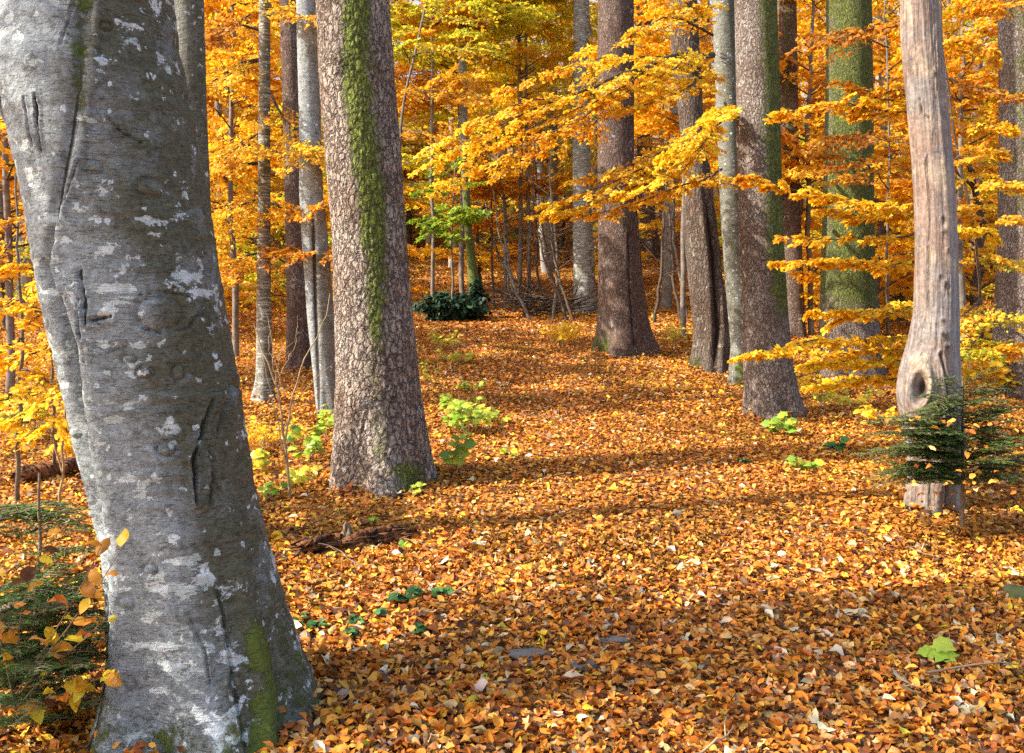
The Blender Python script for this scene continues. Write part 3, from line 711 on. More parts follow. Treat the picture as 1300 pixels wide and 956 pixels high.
trunk('spruce_tree', [(-40, 1049, 1104), (0, 1050, 1105), (120, 1049, 1107), (250, 1046, 1108), (350, 1043, 1110), (430, 1040, 1116), (470, 1036, 1122), (490, 1032, 1126)], 478, 'thick trunk coated in green moss behind the orange beech sprays', M['spruce3'], seed=15, nth=130, row=.028, flare=.12,
      moss=[(0.1, .0, 1.4, -60, 400, 1.05)])
trunk('spruce_tree', [(-40, 1268, 1326), (0, 1270, 1328), (200, 1271, 1332), (330, 1269, 1336), (400, 1266, 1342), (470, 1262, 1348)], 478, 'stout grey trunk cut by the right edge of the view', M['spruce3'], seed=16, nth=110, row=.03, Y=12.2, moss=[(-.5, -.5, .4, -60, 300, .5)])

# --- dead barkless snag
def snag(c):
    PX, PY, A, fr = c['PX'], c['PY'], c['A'], c['front']; d = np.zeros(PX.shape)
    q = np.hypot((PX - 1157 + (PY - 492) * .12) / 6.5, (PY - 492) / 22) + .35 * fbm(PX * .1, PY * .06, 0 * PX, 2)
    d += (.05 * np.exp(-((q - 1.25) / .45) ** 2) - .06 * np.exp(-(q / .8) ** 2)) * fr
    A['scar'] = np.maximum(A['scar'], .72 * np.exp(-(q / .8) ** 4) * fr)
    for (x, y) in ((1185, 279), (1187, 297), (1191, 320), (1182, 352), (1188, 362), (1184, 425), (1187, 440), (1184, 408), (1176, 100)):
        q = np.hypot((PX - x) / (3.5 + x % 3), (PY - y) / (5 + y % 4)) + .5 * fbm(PX * .2, PY * .2, 0 * PX, 2); d += (.012 * np.exp(-(q / .8) ** 2)) * fr; A['scar'] = np.maximum(A['scar'], .7 * np.exp(-(q / .9) ** 2) * fr)
    A['side_tone'] = np.clip(.35 + .8 * (PX - 1190) / 25, 0, 1)  # wood turns greyer towards the right
    return d + .012 * fbm(c['nx'] * 5, c['ny'] * 5, c['Z'] * 1.0, 3)
trunk('dead_snag', [(-40, 1142, 1188), (0, 1144, 1190), (60, 1146, 1194), (120, 1151, 1200), (180, 1156, 1206), (250, 1161, 1212), (330, 1163, 1215), (400, 1161, 1216), (440, 1152, 1216), (470, 1143, 1217), (500, 1139, 1217), (520, 1143, 1218), (560, 1150, 1222), (600, 1152, 1218), (650, 1146, 1214), (670, 1140, 1214)], 645,
      'bare weathered dead trunk without bark, knotty with a hollow near its foot', M['dead'], seed=17, nth=200, row=.012, rough=.02, extra=snag, flare=.2, top=7,
      scars=[([(1160, 130), (1163, 150), (1170, 155)], 2, .012, .8), ([(1168, 200), (1172, 280), (1170, 400)], 1.3, .006, .5), ([(1195, 60), (1204, 180), (1206, 330), (1204, 450)], 1.2, .006, .45), ([(1176, 0), (1180, 120)], 1.3, .006, .5), ([(1180, 450), (1188, 500), (1184, 560), (1190, 640)], 3, .02, .7), ([(1170, 540), (1168, 640)], 2.5, .015, .6)])

# ================================================================== FOLIAGE OF NAMED TREES
# slim beech at the left: its leafy limbs
limbs_and_crown(t335, b335, [
    ([(335, 75, 12), (310, 78, 11.7), (285, 95, 11.2), (262, 108, 10.8)], ['y', 'yo'], .035, dict(step=.08)),
    ([(333, 205, 12), (300, 212, 11.6), (262, 235, 11)], ['y', 'yo'], .03, dict(step=.07)),
    ([(338, 110, 12), (360, 150, 11.4), (395, 195, 11)], ['o', 'yo'], .022),
    ([(336, 190, 12), (370, 195, 11.2), (420, 185, 10.6)], 'yo', .02),
    ([(338, 165, 12), (310, 180, 11.6), (268, 215, 11.0)], ['Y', 'y'], .02, dict(step=.06)),
    ([(334, 40, 12), (300, 30, 11.8), (262, 45, 11.2)], ['o', 'r'], .02, dict(step=.06)),
    ([(338, 20, 12), (365, 12, 11.5), (398, 25, 11)], ['o', 'yo'], .02, dict(step=.07)),
    ([(334, 250, 12), (300, 262, 11.8), (270, 290, 11.4)], ['yo', 'y'], .02, dict(step=.06)),
    ([(338, 255, 12), (370, 270, 11.4), (412, 262, 11)], ['yo', 'o'], .02, dict(step=.07)),
    ([(338, 300, 12), (365, 318, 11.6), (410, 322, 11)], ['r', 'o'], .02, dict(step=.06)),
    ([(334, 320, 12), (300, 330, 11.8), (275, 350, 11.4)], ['y', 'o'], .02, dict(step=.07))], 31)
# grey beech on the right: the long golden branches reaching over the path
T_ = dict(step=.12, size=(.2, .55), start=.12, spread=1.05)
limbs_and_crown(t905, b905, [
    ([(905, 70, 13.6), (870, 66, 12.6), (830, 82, 11.6), (780, 100, 11.0), (720, 122, 10.6), (650, 150, 10.4), (590, 178, 10.3), (545, 208, 10.2)], ['Y', 'yo'], .045, dict(step=.10, size=(.25, .6), start=.2, spread=1.05)),
    ([(845, 74, 12.0), (780, 70, 11.2), (720, 84, 10.8), (650, 112, 10.5)], ['Y', 'y'], .012, T_),
    ([(830, 82, 11.6), (780, 118, 11.0), (720, 142, 10.6), (655, 172, 10.6), (610, 196, 10.5)], ['y', 'yo'], .012, T_),
    ([(810, 90, 11.4), (760, 140, 11.2), (700, 168, 11.0), (640, 200, 11.0), (575, 228, 10.9)], ['yo', 'o'], .012, T_),
    ([(720, 122, 10.6), (670, 128, 10.3), (610, 150, 10.1), (560, 180, 10.0)], ['Y', 'y'], .010, T_),
    ([(780, 140, 11.2), (730, 172, 11.3), (690, 190, 11.4), (650, 214, 11.4)], ['yo', 'o'], .010, T_),
    ([(906, 95, 13.6), (885, 100, 12.6), (865, 118, 11.5), (840, 130, 11.1), (800, 135, 11)], ['Y', 'y'], .03, T_),
    ([(880, 68, 12.8), (850, 92, 11.8), (815, 112, 11.2), (775, 120, 11)], ['Y', 'Y'], .012, T_),
    ([(912, 165, 13.6), (890, 175, 12.2), (860, 192, 11.2), (815, 215, 10.7), (765, 236, 10.5), (700, 258, 10.4)], ['Y', 'y'], .03, T_),
    ([(880, 180, 12.0), (850, 210, 11.0), (800, 242, 10.6), (750, 264, 10.5), (690, 274, 10.4)], ['Y', 'y'], .012, dict(step=.085, size=(.14, .32), start=.15)),
    ([(870, 185, 11.6), (830, 195, 11.0), (790, 212, 10.7), (745, 226, 10.6)], ['y', 'yo'], .012, T_),
    ([(920, 130, 13.4), (925, 140, 11.5), (905, 150, 10.4), (880, 170, 10.1), (850, 200, 10.0)], ['Y', 'Y'], .02, dict(step=.08, size=(.14, .36), start=.35)),
    ([(915, 150, 11.2), (900, 175, 10.4), (875, 200, 10.1), (835, 232, 10.0), (800, 244, 10)], ['Y', 'y'], .012, dict(step=.08, size=(.14, .34), start=.15)),
    ([(905, 165, 10.6), (890, 195, 10.3), (865, 218, 10.2)], ['Y', 'y'], .008, T_),
    ([(916, 215, 13.4), (890, 232, 12), (850, 238, 11.2), (800, 262, 10.8), (760, 270, 10.6)], ['y', 'yo'], .02, T_),
    ([(905, 45, 13.6), (860, 20, 13), (820, 30, 12.5), (800, 50, 12)], ['yo', 'y'], .02, T_),
    ([(905, 30, 13.6), (880, 10, 13), (850, -10, 12.5)], ['Y', 'yo'], .02, T_)], 32, keep=.44)

def sapling(name, label, px, py, stem, branches, seed, r0=.03, group=None, mat=None, Y=None, **kw):
    """stem: list of (px,py,Y) above the base"""
    b = hit(px, py) if Y is None else np.array([(px - CX) / F * Y, Y, float(g((px - CX) / F * Y, Y))])
    e = empty(name, b, label, 'tree' if 'shrub' not in name else 'shrub', group)
    line = smooth_line([b - [0, 0, .1]] + [at(*s) for s in stem], 22, .008)
    part_line(e, b, 'trunk', line, r0, r0 * .35, mat or M['greytwig'], 8)
    if branches: limbs_and_crown(e, b, branches, seed, mat, **kw)
    return e, b

# right side: sapling behind the snag with its tiered orange sprays
sapling('young_beech', 'young beech behind the dead trunk holding out tiers of orange and yellow sprays', 1196, 560, [(1190, 400, 8.7), (1180, 200, 8.8), (1172, 0, 8.9), (1170, -150, 8.9)], [
    ([(1172, 20, 8.9), (1130, 30, 8.8), (1070, 48, 8.6), (1050, 55, 8.6)], ['o', 'r'], .012, dict(step=.12, size=(.15, .35))),
    ([(1175, 110, 8.9), (1130, 118, 8.8), (1090, 112, 8.8)], ['o', 'r'], .012, dict(step=.11, size=(.2, .45))),
    ([(1178, 150, 8.9), (1120, 140, 8.8), (1060, 128, 8.6), (1000, 142, 8.4)], ['o', 'yo'], .012, dict(step=.09, size=(.15, .36))),
    ([(1180, 130, 8.9), (1120, 128, 8.8), (1075, 134, 8.6)], ['Y', 'yo'], .010, dict(step=.12, size=(.15, .3))),
    ([(1183, 250, 8.8), (1120, 262, 8.5), (1060, 252, 8.2), (1000, 238, 8.0), (948, 226, 7.9)], ['yo', 'o'], .010, dict(step=.075, size=(.12, .27))),
    ([(1186, 290, 8.8), (1140, 300, 8.5), (1060, 305, 8.3), (1000, 302, 8.1)], ['yo', 'o'], .010, dict(step=.12, size=(.12, .28))),
    ([(1188, 330, 8.8), (1130, 338, 8.4), (1060, 330, 8.1), (1000, 335, 8.0)], ['yo', 'y'], .012, dict(step=.065, size=(.14, .32))),
    ([(1190, 390, 8.8), (1150, 395, 8.5), (1100, 392, 8.3), (1040, 398, 8.1)], ['yo', 'o'], .012, dict(step=.065, size=(.15, .34))),
    ([(1190, 425, 8.8), (1130, 430, 8.4), (1060, 432, 8.0), (1000, 440, 7.7), (955, 450, 7.5)], ['yo', 'Y'], .012, dict(step=.065, size=(.14, .3))),
    ([(1192, 455, 8.8), (1130, 458, 8.4), (1070, 458, 8.1), (1035, 462, 7.9)], ['Y', 'yo'], .012, dict(step=.065, size=(.14, .3))),
    ([(1192, 480, 8.8), (1140, 480, 8.5), (1080, 484, 8.2), (1045, 490, 8.0)], ['Y', 'yo'], .010, dict(step=.08, size=(.12, .28))),
    ([(1183, 215, 8.8), (1225, 196, 8.6), (1258, 198, 8.4)], ['y', 'yo'], .010, dict(step=.10)),
    ([(1176, 60, 8.9), (1225, 50, 8.9), (1262, 66, 8.8)], ['o', 'yo'], .012, dict(step=.10)),
    ([(1190, 395, 8.8), (1160, 388, 8.6), (1110, 400, 8.4), (1070, 405, 8.3)], ['Y', 'yo'], .008, dict(step=.07, size=(.12, .3))),
    ([(1184, 265, 8.8), (1150, 272, 8.6), (1100, 275, 8.4), (1050, 268, 8.3)], ['yo', 'Y'], .008, dict(step=.08, size=(.12, .26))),
    ([(1192, 440, 8.8), (1140, 445, 8.6), (1080, 448, 8.5), (1040, 455, 8.5)], ['yo', 'Y'], .008, dict(step=.08, size=(.12, .3))),
    ([(1186, 300, 8.8), (1215, 285, 8.6), (1260, 300, 8.4)], ['Y', 'yo'], .008, dict(step=.09, size=(.12, .3)))], 41, .028, size=(.2, .4), keep=.46)
sapling('young_beech', 'thin sapling with yellow leaf tiers against the stout edge trunk', 1250, 470, [(1240, 300, 10.0), (1215, 200, 10.0), (1195, 60, 10.0), (1190, -100, 10)], [
    ([(1240, 300, 10.0), (1255, 280, 9.8), (1268, 276, 9.6)], ['Y', 'y'], .01),
    ([(1238, 290, 10.0), (1215, 262, 9.8), (1195, 268, 9.6)], ['Y', 'y'], .01),
    ([(1244, 345, 10.0), (1280, 330, 9.6), (1320, 335, 9.4)], ['y', 'yg'], .01),
    ([(1246, 380, 10.0), (1225, 400, 9.6), (1200, 420, 9.4)], ['Y', 'y'], .01, dict(step=.1)),
    ([(1246, 390, 10.0), (1270, 405, 9.6), (1310, 400, 9.4)], ['Y', 'yg'], .01, dict(step=.1)),
    ([(1248, 420, 10.0), (1230, 442, 9.3), (1200, 452, 9.0)], ['Y', 'yg'], .01, dict(step=.1)),
    ([(1248, 430, 10.0), (1275, 440, 9.3), (1310, 436, 9.0)], ['Y', 'y'], .01, dict(step=.1)),
    ([(1225, 230, 10.0), (1245, 225, 9.8), (1266, 232, 9.6)], ['o', 'yo'], .01),
    ([(1200, 100, 10.0), (1240, 110, 9.8), (1285, 122, 9.6)], ['o', 'r'], .012, dict(step=.1)),
    ([(1195, 60, 10.0), (1225, 20, 9.8), (1260, 10, 9.6)], ['y', 'o'], .012, dict(step=.1)),
    ([(1205, 150, 10.0), (1230, 150, 9.8), (1262, 160, 9.6)], ['yo', 'y'], .012, dict(step=.1))], 42, .022, size=(.3, .6))
sapling('young_beech', 'rust-leaved sapling filling the gap between mossy trunk and dead trunk', 1128, 470, [(1125, 330, 13.2), (1130, 150, 13.2), (1120, -60, 13.2)], [
    ([(1128, 60, 13), (1090, 40, 12.5), (1040, 45, 12)], ['o', 'r'], .012), ([(1128, 90, 13), (1160, 60, 12.8), (1210, 60, 12.5)], ['yo', 'o'], .012),
    ([(1128, 180, 13), (1100, 170, 12.3), (1060, 175, 11.8)], ['r', 'o'], .012), ([(1128, 200, 13), (1150, 180, 13), (1190, 190, 13)], ['o', 'r'], .012),
    ([(1128, 240, 13), (1110, 215, 12.3), (1075, 200, 11.8)], ['o', 'r'], .012), ([(1126, 280, 13), (1150, 262, 13), (1200, 268, 13)], ['r', 'o'], .012),
    ([(1126, 330, 13), (1150, 320, 13), (1190, 330, 13)], ['yg', 'o'], .012), ([(1128, 20, 13), (1150, 0, 13), (1190, -10, 13)], ['o', 'yo'], .012)], 43, .025, leafk=1.15)
# left edge saplings
sapling('young_beech', 'orange-leaved sapling at the far left beside the huge beech', 20, 640, [(28, 420, 7.0), (24, 300, 7.1), (20, 220, 7.1)], [
    ([(22, 290, 7.1), (10, 280, 6.9), (-20, 270, 6.8)], ['yo', 'r'], .01),
    ([(26, 330, 7.1), (45, 345, 6.8), (75, 362, 6.6)], ['yo', 'y'], .01), ([(28, 380, 7.0), (55, 400, 6.8), (85, 425, 6.6)], ['y', 'yo'], .01), ([(28, 430, 7.0), (10, 440, 6.8), (-25, 455, 6.7)], ['y', 'yo'], .01),
    ([(28, 470, 7.0), (55, 480, 6.8), (95, 500, 6.6)], ['Y', 'yo'], .01), ([(28, 500, 7.0), (10, 505, 6.8), (-20, 520, 6.7)], ['Y', 'yg'], .01), ([(24, 300, 7.1), (5, 320, 7), (-20, 330, 6.9)], ['o', 'yo'], .01),
    ([(28, 535, 7.0), (60, 535, 6.7), (95, 548, 6.5)], ['Y', 'y'], .01)], 44, .02, size=(.25, .5), step=.11)
sapling('young_beech', 'slender sapling with yellow-green leaves tilting right beside the mossy-striped spruce', 500, 470, [(508, 160, 13), (525, 70, 13), (545, -10, 13), (560, -90, 13)], [
    ([(535, 30, 13), (560, 15, 12.8), (600, 5, 12.6)], ['yg', 'Y'], .01), ([(520, 80, 13), (510, 60, 12.6), (500, 45, 12.2)], ['yg', 'yg'], .01), ([(522, 72, 13), (560, 60, 12.8), (600, 62, 12.4)], ['yg', 'y'], .01),
    ([(515, 120, 13), (545, 115, 12.8), (590, 120, 12.5)], ['y', 'o'], .01), ([(508, 165, 13), (540, 170, 12.8), (580, 180, 12.5)], ['o', 'yo'], .01), ([(540, 10, 13), (570, -20, 13), (620, -25, 13)], ['yg', 'Y'], .01)], 45, .03, leafk=1.1, Y=13)
sapling('young_beech', 'low golden sapling between the far left edge and the huge beech', 70, 600, [(66, 480, 7.6), (60, 380, 7.7), (50, 300, 7.8)], [
    ([(62, 400, 7.7), (85, 410, 7.4), (115, 425, 7.2)], ['y', 'yo'], .01), ([(64, 440, 7.7), (40, 450, 7.4), (5, 462, 7.2)], ['Y', 'y'], .01), ([(66, 480, 7.7), (90, 490, 7.4), (125, 505, 7.2)], ['Y', 'yg'], .01),
    ([(60, 370, 7.7), (35, 378, 7.4), (0, 390, 7.2)], ['yo', 'y'], .01), ([(67, 510, 7.7), (45, 520, 7.4), (10, 535, 7.2)], ['Y', 'yg'], .01), ([(55, 330, 7.7), (80, 335, 7.4), (110, 350, 7.2)], ['yo', 'o'], .01)], 46, .018, size=(.25, .5), step=.10)
# centre-top: taller yellow-green maples/beeches further back
def leafy(name, label, px, py, pals, seed, r0, zr, nb, spread_m, group=None, mat=None, leafk=1.15, step=.16, keep=.62, top=None, size=(.5, 1.0), Y=None, lean=0.):
    b = hit(px, py) if Y is None else np.array([(px - CX) / F * Y, Y, float(g((px - CX) / F * Y, Y))])
    r = np.random.default_rng(seed); e = empty(name, b, label, 'tree', group)
    top = top or zr[1] + 1
    line = smooth_line([b - [0, 0, .1], b + [lean * .4 + r.normal(0, .1), 0, top * .4], b + [lean + r.normal(0, .15), r.normal(0, .15), top]], 14, .02)
    part_line(e, b, 'trunk', line, r0, r0 * .3, mat or M['far'], 8)
    parts = []; tw = []; bl = []
    for k in range(nb):
        z = r.uniform(*zr); a = r.uniform(0, 6.283); L = spread_m * r.uniform(.55, 1.1) * (1 - .4 * (z - zr[0]) / (zr[1] - zr[0] + 1e-6))
        tz = z / top; st = np.array([np.interp(tz * top, line[:, 2] - b[2], line[:, i]) for i in (0, 1, 2)])
        en = st + [math.cos(a) * L, math.sin(a) * L, L * r.uniform(-.05, .45)]; md = (st + en) / 2 + [0, 0, .12 * L]
        ln = smooth_line([st, md, en], 8, .015); bl.append((ln, np.linspace(r0 * .3, .004, 8)))
        pos, dr, sz = branch_sprays(ln, r, step, size, .9)
        pn = pals[r.integers(0, len(pals))]
        lf, t = foliage(pos, dr, sz, pn, r, TPL_FAR, 'mid' if b[1] < 22 else 'lo', keep, leafk, False); parts.append(lf)
    V, Fi, C = merge(parts); build('crown', V, [Fi], M['leaf'], e, C, origin=b, smooth=False)
    v, q = tubes(bl, 4); build('branches', v, [q], M['twig'], e, origin=b)
    return e
leafy('young_maple', 'fresh green and yellow young maple high over the path centre', 672, 398, [['g', 'lg'], ['yg', 'lg'], ['lg', 'yg']], 51, .06, (8, 12.5), 24, 2.0, Y=26)
leafy('young_beech', 'broad yellow beech crown above the path between the striped spruce and the grey-white beech', 588, 402, [['yg', 'yg'], ['yg', 'Y'], ['yg', 'Y']], 52, .07, (6.0, 13), 60, 3.2, Y=25, keep=.6)
leafy('young_beech', 'golden beech crown tucked left of the grey-white beech over the path end', 660, 402, [['y', 'yg'], ['Y', 'yo'], ['yg', 'Y']], 53, .07, (5.2, 12), 50, 3.0, Y=26, keep=.6)
leafy('young_beech', 'dark orange beech directly right of the mossy-striped spruce', 552, 440, [['o', 'yo'], ['r', 'o'], ['o', 'y']], 54, .05, (4.0, 9), 26, 1.8, Y=23)
leafy('young_beech', 'rust-leaved beech low behind the small ivy-clad trunk', 640, 372, [['r', 'o'], ['o', 'r'], ['r', 'yo']], 55, .05, (2.0, 5.0), 22, 2.0, Y=26)
leafy('young_maple', 'small green-leaved sapling over the ivy bush', 577, 398, [['g', 'g'], ['g', 'lg']], 56, .03, (1.5, 3.6), 18, .95, Y=22.5, size=(.2, .6), leafk=1.0, keep=.5)
leafy('young_beech', 'yellow beech behind the split trunk and the grey-green beech', 868, 400, [['y', 'yo'], ['yo', 'o'], ['Y', 'y']], 57, .06, (2.8, 8.2), 30, 2.0, Y=19)
leafy('young_beech', 'orange-brown beech between the dark thin trunk and the mossy trunk', 1030, 415, [['o', 'r'], ['yo', 'o'], ['y', 'o']], 58, .06, (2.5, 8), 28, 1.9, Y=19)
leafy('young_beech', 'orange beech filling the gap right of the dead trunk', 1225, 420, [['o', 'yo'], ['r', 'o'], ['yo', 'y']], 59, .06, (2.0, 7), 32, 2.0, Y=16)
leafy('young_beech', 'orange beech behind the thin white-banded beech', 300, 440, [['o', 'yo'], ['yo', 'y'], ['r', 'o']], 60, .06, (1.8, 7), 34, 2.0, Y=16.5)
leafy('young_beech', 'dense orange and yellow beech seen left past the huge trunk', 12, 470, [['o', 'yo'], ['yo', 'y'], ['r', 'o']], 61, .06, (1.2, 6), 34, 2.2, Y=13)

# ================================================================== FAR WOOD ON THE HILLSIDE
def far_tree_mesh(seed, pals, h=13, lo=1.6, spread=2.6, nb=46, dark=False, keepf=.58):
    r = np.random.default_rng(seed)
    line = smooth_line([[0, 0, -.3], [r.normal(0, .15), r.normal(0, .15), h * .5], [r.normal(0, .35), r.normal(0, .35), h]], 12, .03)
    tl = [(line, np.linspace(.13, .03, 12))]; parts = []
    for k in range(nb):
        z = lo + (h - lo) * (k + r.random()) / nb; a = r.uniform(0, 6.283); L = spread * r.uniform(.5, 1.1) * (1 - .55 * ((z - lo) / (h - lo)) ** 2)
        st = np.array([np.interp(z, line[:, 2], line[:, i]) for i in (0, 1, 2)])
        en = st + [math.cos(a) * L, math.sin(a) * L, L * r.uniform(0, .45)]; ln = smooth_line([st, (st + en) / 2 + [0, 0, .1 * L], en], 6)
        tl.append((ln, np.linspace(.03, .006, 6)))
        pos, dr, sz = branch_sprays(ln, r, .26, (.6, 1.15), .9)
        lf, _ = foliage(pos, dr, sz, pals[r.integers(0, len(pals))], r, TPL_FAR, 'lo', keepf, 1.35); parts.append(lf)
    return merge(parts), tubes(tl, 6)
protos = []
for k, (nm, pals, desc, kw) in enumerate([
        ('beech_tree', [['o', 'yo'], ['yo', 'y'], ['o', 'yo']], 'slim orange-leaved beech standing in the wooded slope beyond the path', {}),
        ('beech_tree', [['yg', 'yg'], ['Y', 'yg'], ['yg', 'y']], 'slim yellow-leaved beech standing in the wooded slope beyond the path', {}),
        ('beech_tree', [['r', 'o'], ['r', 'r'], ['o', 'yo']], 'slim rust-brown beech standing in the wooded slope beyond the path', {}),
        ('beech_tree', [['yo', 'o'], ['y', 'yo'], ['o', 'y']], 'slim golden-orange beech standing in the wooded slope beyond the path', {})]):
    (V, Fi, C), (tv, tq) = far_tree_mesh(300 + k, pals, **kw)
    e = empty(nm, (0, 0, 0), desc, 'tree', 'slim ' + desc.split()[1].split('-')[0] + ' trees on the far slope')
    build('trunk', tv, [tq], M['far'] if k % 2 == 0 else M['farpale'], e); build('crown', V, [Fi], M['leaf'], e, C, smooth=False)
    protos.append(e)
def copy_thing(o):
    c = o.copy(); col.objects.link(c)
    for ch in list(o.children):
        d = ch.copy(); col.objects.link(d); d.parent = c
    return c
r = np.random.default_rng(77); used = set(); placed = []
tries = 0
while len(placed) < 78 and tries < 9000:
    tries += 1
    Y = r.uniform(23, 74) if len(placed) > 30 else r.uniform(25, 42); x = r.uniform(-1, 1) * (.56 * Y + 2)
    pxx = CX + x / Y * F
    if abs(x - path_x(min(Y, 30))) < 2.2 and Y < 33: continue
    if 560 < pxx < 800 and Y < 32: continue
    if any((x - a) ** 2 + (Y - b_) ** 2 < 6.2 for a, b_ in placed): continue
    placed.append((x, Y))
    u = (pxx) / 1300
    w = np.array([2, 2.2, .8, 3]) if (u < .4 or u > .72) else np.array([.8, 4, .5, 2.5]); k = int(r.choice(4, p=w / w.sum()))
    o = protos[k] if k not in used else copy_thing(protos[k]); used.add(k)
    o.location = (x, Y, float(g(x, Y))); o.rotation_euler = (r.normal(0, .03), r.normal(0, .03), r.uniform(0, 6.28)); s = r.uniform(.85, 1.25); o.scale = (s, s, s * r.uniform(.9, 1.2))
# low bushes and saplings under the far trees
bush = []
for k, (pals, desc) in enumerate([([['y', 'yg'], ['Y', 'y']], 'low yellow-leaved bush under the trees on the slope'), ([['o', 'yo'], ['yo', 'y']], 'low orange-leaved bush under the trees on the slope'), ([['yg', 'lg'], ['y', 'yg']], 'low yellow-green bush under the trees on the slope')]):
    (V, Fi, C), (tv, tq) = far_tree_mesh(340 + k, pals, h=3.4, lo=.25, spread=1.5, nb=20, keepf=.5)
    tv = tv * np.array([.6, .6, 1]) if False else tv
    e = empty('bush', (0, 0, 0), desc, 'bush', desc.split(' under')[0].replace('bush', 'bushes') + ' of the slope')
    build('trunk', tv, [tq], M['twig'], e); build('crown', V, [Fi], M['leaf'], e, C, smooth=False); bush.append(e)
ub = set(); nbp = []
tries = 0
while len(nbp) < 70 and tries < 5000:
    tries += 1
    Y = r.uniform(17, 46); x = r.uniform(-1, 1) * (.56 * Y + 1.5); pxx = CX + x / Y * F
    if abs(x - path_x(min(Y, 30))) < 2.6 and Y < 29: continue
    if 540 < pxx < 860 and Y < 27: continue
    if 860 < pxx < 1010 and Y < 20: continue
    if any((x - a) ** 2 + (Y - b_) ** 2 < 2.2 for a, b_ in nbp) or any((x - a) ** 2 + (Y - b_) ** 2 < .5 for a, b_ in placed): continue
    nbp.append((x, Y)); k = int(r.choice(3, p=[.35, .25, .40])); o = bush[k] if k not in ub else copy_thing(bush[k]); ub.add(k)
    o.location = (x, Y, float(g(x, Y))); s = r.uniform(.55, 1.15); o.scale = (s, s, s * r.uniform(.8, 1.2)); o.rotation_euler = (0, 0, r.uniform(0, 6.28))
# unseen tree added outside the view to shade the huge beech and foreground
for k, (x, y, s, lab) in enumerate([(-8.0, 2.5, .8, 'unseen orange beech added left of the view to shade the huge beech')]):
    o = copy_thing(protos[[0, 3][k]]); o.location = (x, y, float(g(x, y)) + .0); o.rotation_euler = (0, 0, k * 2.); o.scale = (s * .75, s * .75, s * 1.45); o['label'] = lab
    if 'group' in o: del o['group']
# bare dark or pale trunks among them
def stem_mesh(seed, h, r0):
    rr = np.random.default_rng(seed); line = smooth_line([[0, 0, -.4], [rr.normal(0, .1), 0, h * .5], [rr.normal(0, .4), 0, h]], 14, .02)
    return tube(line, np.linspace(r0, r0 * .45, 14), 12)
gr = 'tall bare-stemmed trees on the slope behind'
for k, (m_, desc) in enumerate([('far', 'tall dark bare trunk rising among the orange leaves on the slope'), ('farpale', 'tall pale bare trunk rising among the orange leaves on the slope')]):
    v, q = stem_mesh(400 + k, 20, .17 + .03 * k)
    e = None
    n = 0
    spots = [(468, 27), (610, 34), (655, 40), (700, 33), (1125, 28), (1160, 36), (845, 26), (280, 30), (1240, 27), (130, 30)] if k == 0 else [(545, 36), (590, 44), (1128, 34), (1145, 33), (640, 47), (30, 26), (1025, 30), (300, 38), (720, 45), (895, 38), (250, 28)]
    for (px, Y) in spots:
        if e is None:
            e = empty('bare_trunk_tree', (0, 0, 0), desc, 'tree', gr + (' (dark)' if k == 0 else ' (pale)')); build('trunk', v, [q], M[m_], e); o = e
        else: o = copy_thing(e)
        x = (px - CX) / F * Y; o.location = (x, Y, float(g(x, Y))); s = r.uniform(.7, 1.25); o.scale = (s, s, 1); o.rotation_euler = (0, r.normal(0, .03), r.uniform(0, 6))

# thin bare stems in the centre thicket
gb = 'thin bare stems in the thicket at the path end'
stems = [(655, 388, 640, 280), (668, 392, 676, 262), (690, 385, 682, 290), (702, 398, 700, 270), (712, 390, 690, 300), (722, 400, 690, 330), (650, 380, 622, 300), (732, 402, 706, 345), (630, 385, 625, 290), (676, 398, 640, 330), (830, 402, 842, 300), (866, 400, 852, 310), (872, 395, 858, 330)]
for k, (x0, y0, x1, y1) in enumerate(stems):
    b = hit(x0, y0 + 8); Y = b[1]; e = empty('bare_sapling', b, 'thin dark leafless stem in the thicket around the path end', 'sapling', gb)
    ln = smooth_line([b - [0, 0, .1], (b + at(x1, y1, Y)) / 2 + [r.normal(0, .08), 0, 0], at(x1, y1, Y + .3), at(x1 + (x1 - x0) * .4, y1 - 90, Y + .6)], 14, .02)
    part_line(e, b, 'trunk', ln, .045, .012, M['twig'] if k % 3 else M['greytwig'], 6)
    tl = []
    for j_ in range(7):
        i0 = r.integers(4, 12); a = r.uniform(0, 6.28); L = r.uniform(.4, 1.1); q0 = ln[i0]; q1 = q0 + [math.cos(a) * L, math.sin(a) * L * .5, L * r.uniform(.2, .9)]
        tl.append((smooth_line([q0, (q0 + q1) / 2 + [0, 0, -.05], q1], 6, .02), np.linspace(.014, .003, 6)))
    v, q = tubes(tl, 4); build('twigs', v, [q], M['twig'], e, origin=b)

# ================================================================== UNDERGROWTH
# bare tan shrub by the spruce
b = hit(367, 636); Y = b[1]; e = empty('bare_shrub', b, 'leafless tan shrub forking up just left of the mossy-striped spruce', 'shrub')
for pts, r0 in (([(367, 640), (362, 560), (352, 490), (335, 450), (322, 410)], .013), ([(362, 560), (372, 500), (388, 450), (420, 395), (419, 372)], .009), ([(355, 500), (353, 450), (372, 435)], .006), ([(352, 490), (340, 430), (345, 420)], .006), ([(366, 520), (392, 490), (418, 465)], .005), ([(353, 470), (340, 400), (320, 380)], .004), ([(353, 480), (375, 440), (378, 400)], .004), ([(364, 590), (350, 520), (328, 430)], .005)):
    part_line(e, b, 'stem', smooth_line([at(x, y, Y) for x, y in pts], 14, .006), r0, r0 * .35, M['tan'], 6)
b = hit(76, 650); e = empty('bare_shrub', b, 'straight tan leafless rod left of the huge beech', 'shrub')
part_line(e, b, 'stem', smooth_line([b - [0, 0, .05], at(80, 560, b[1]), at(84, 470, b[1])], 12, .006), .012, .005, M['tan'], 6)
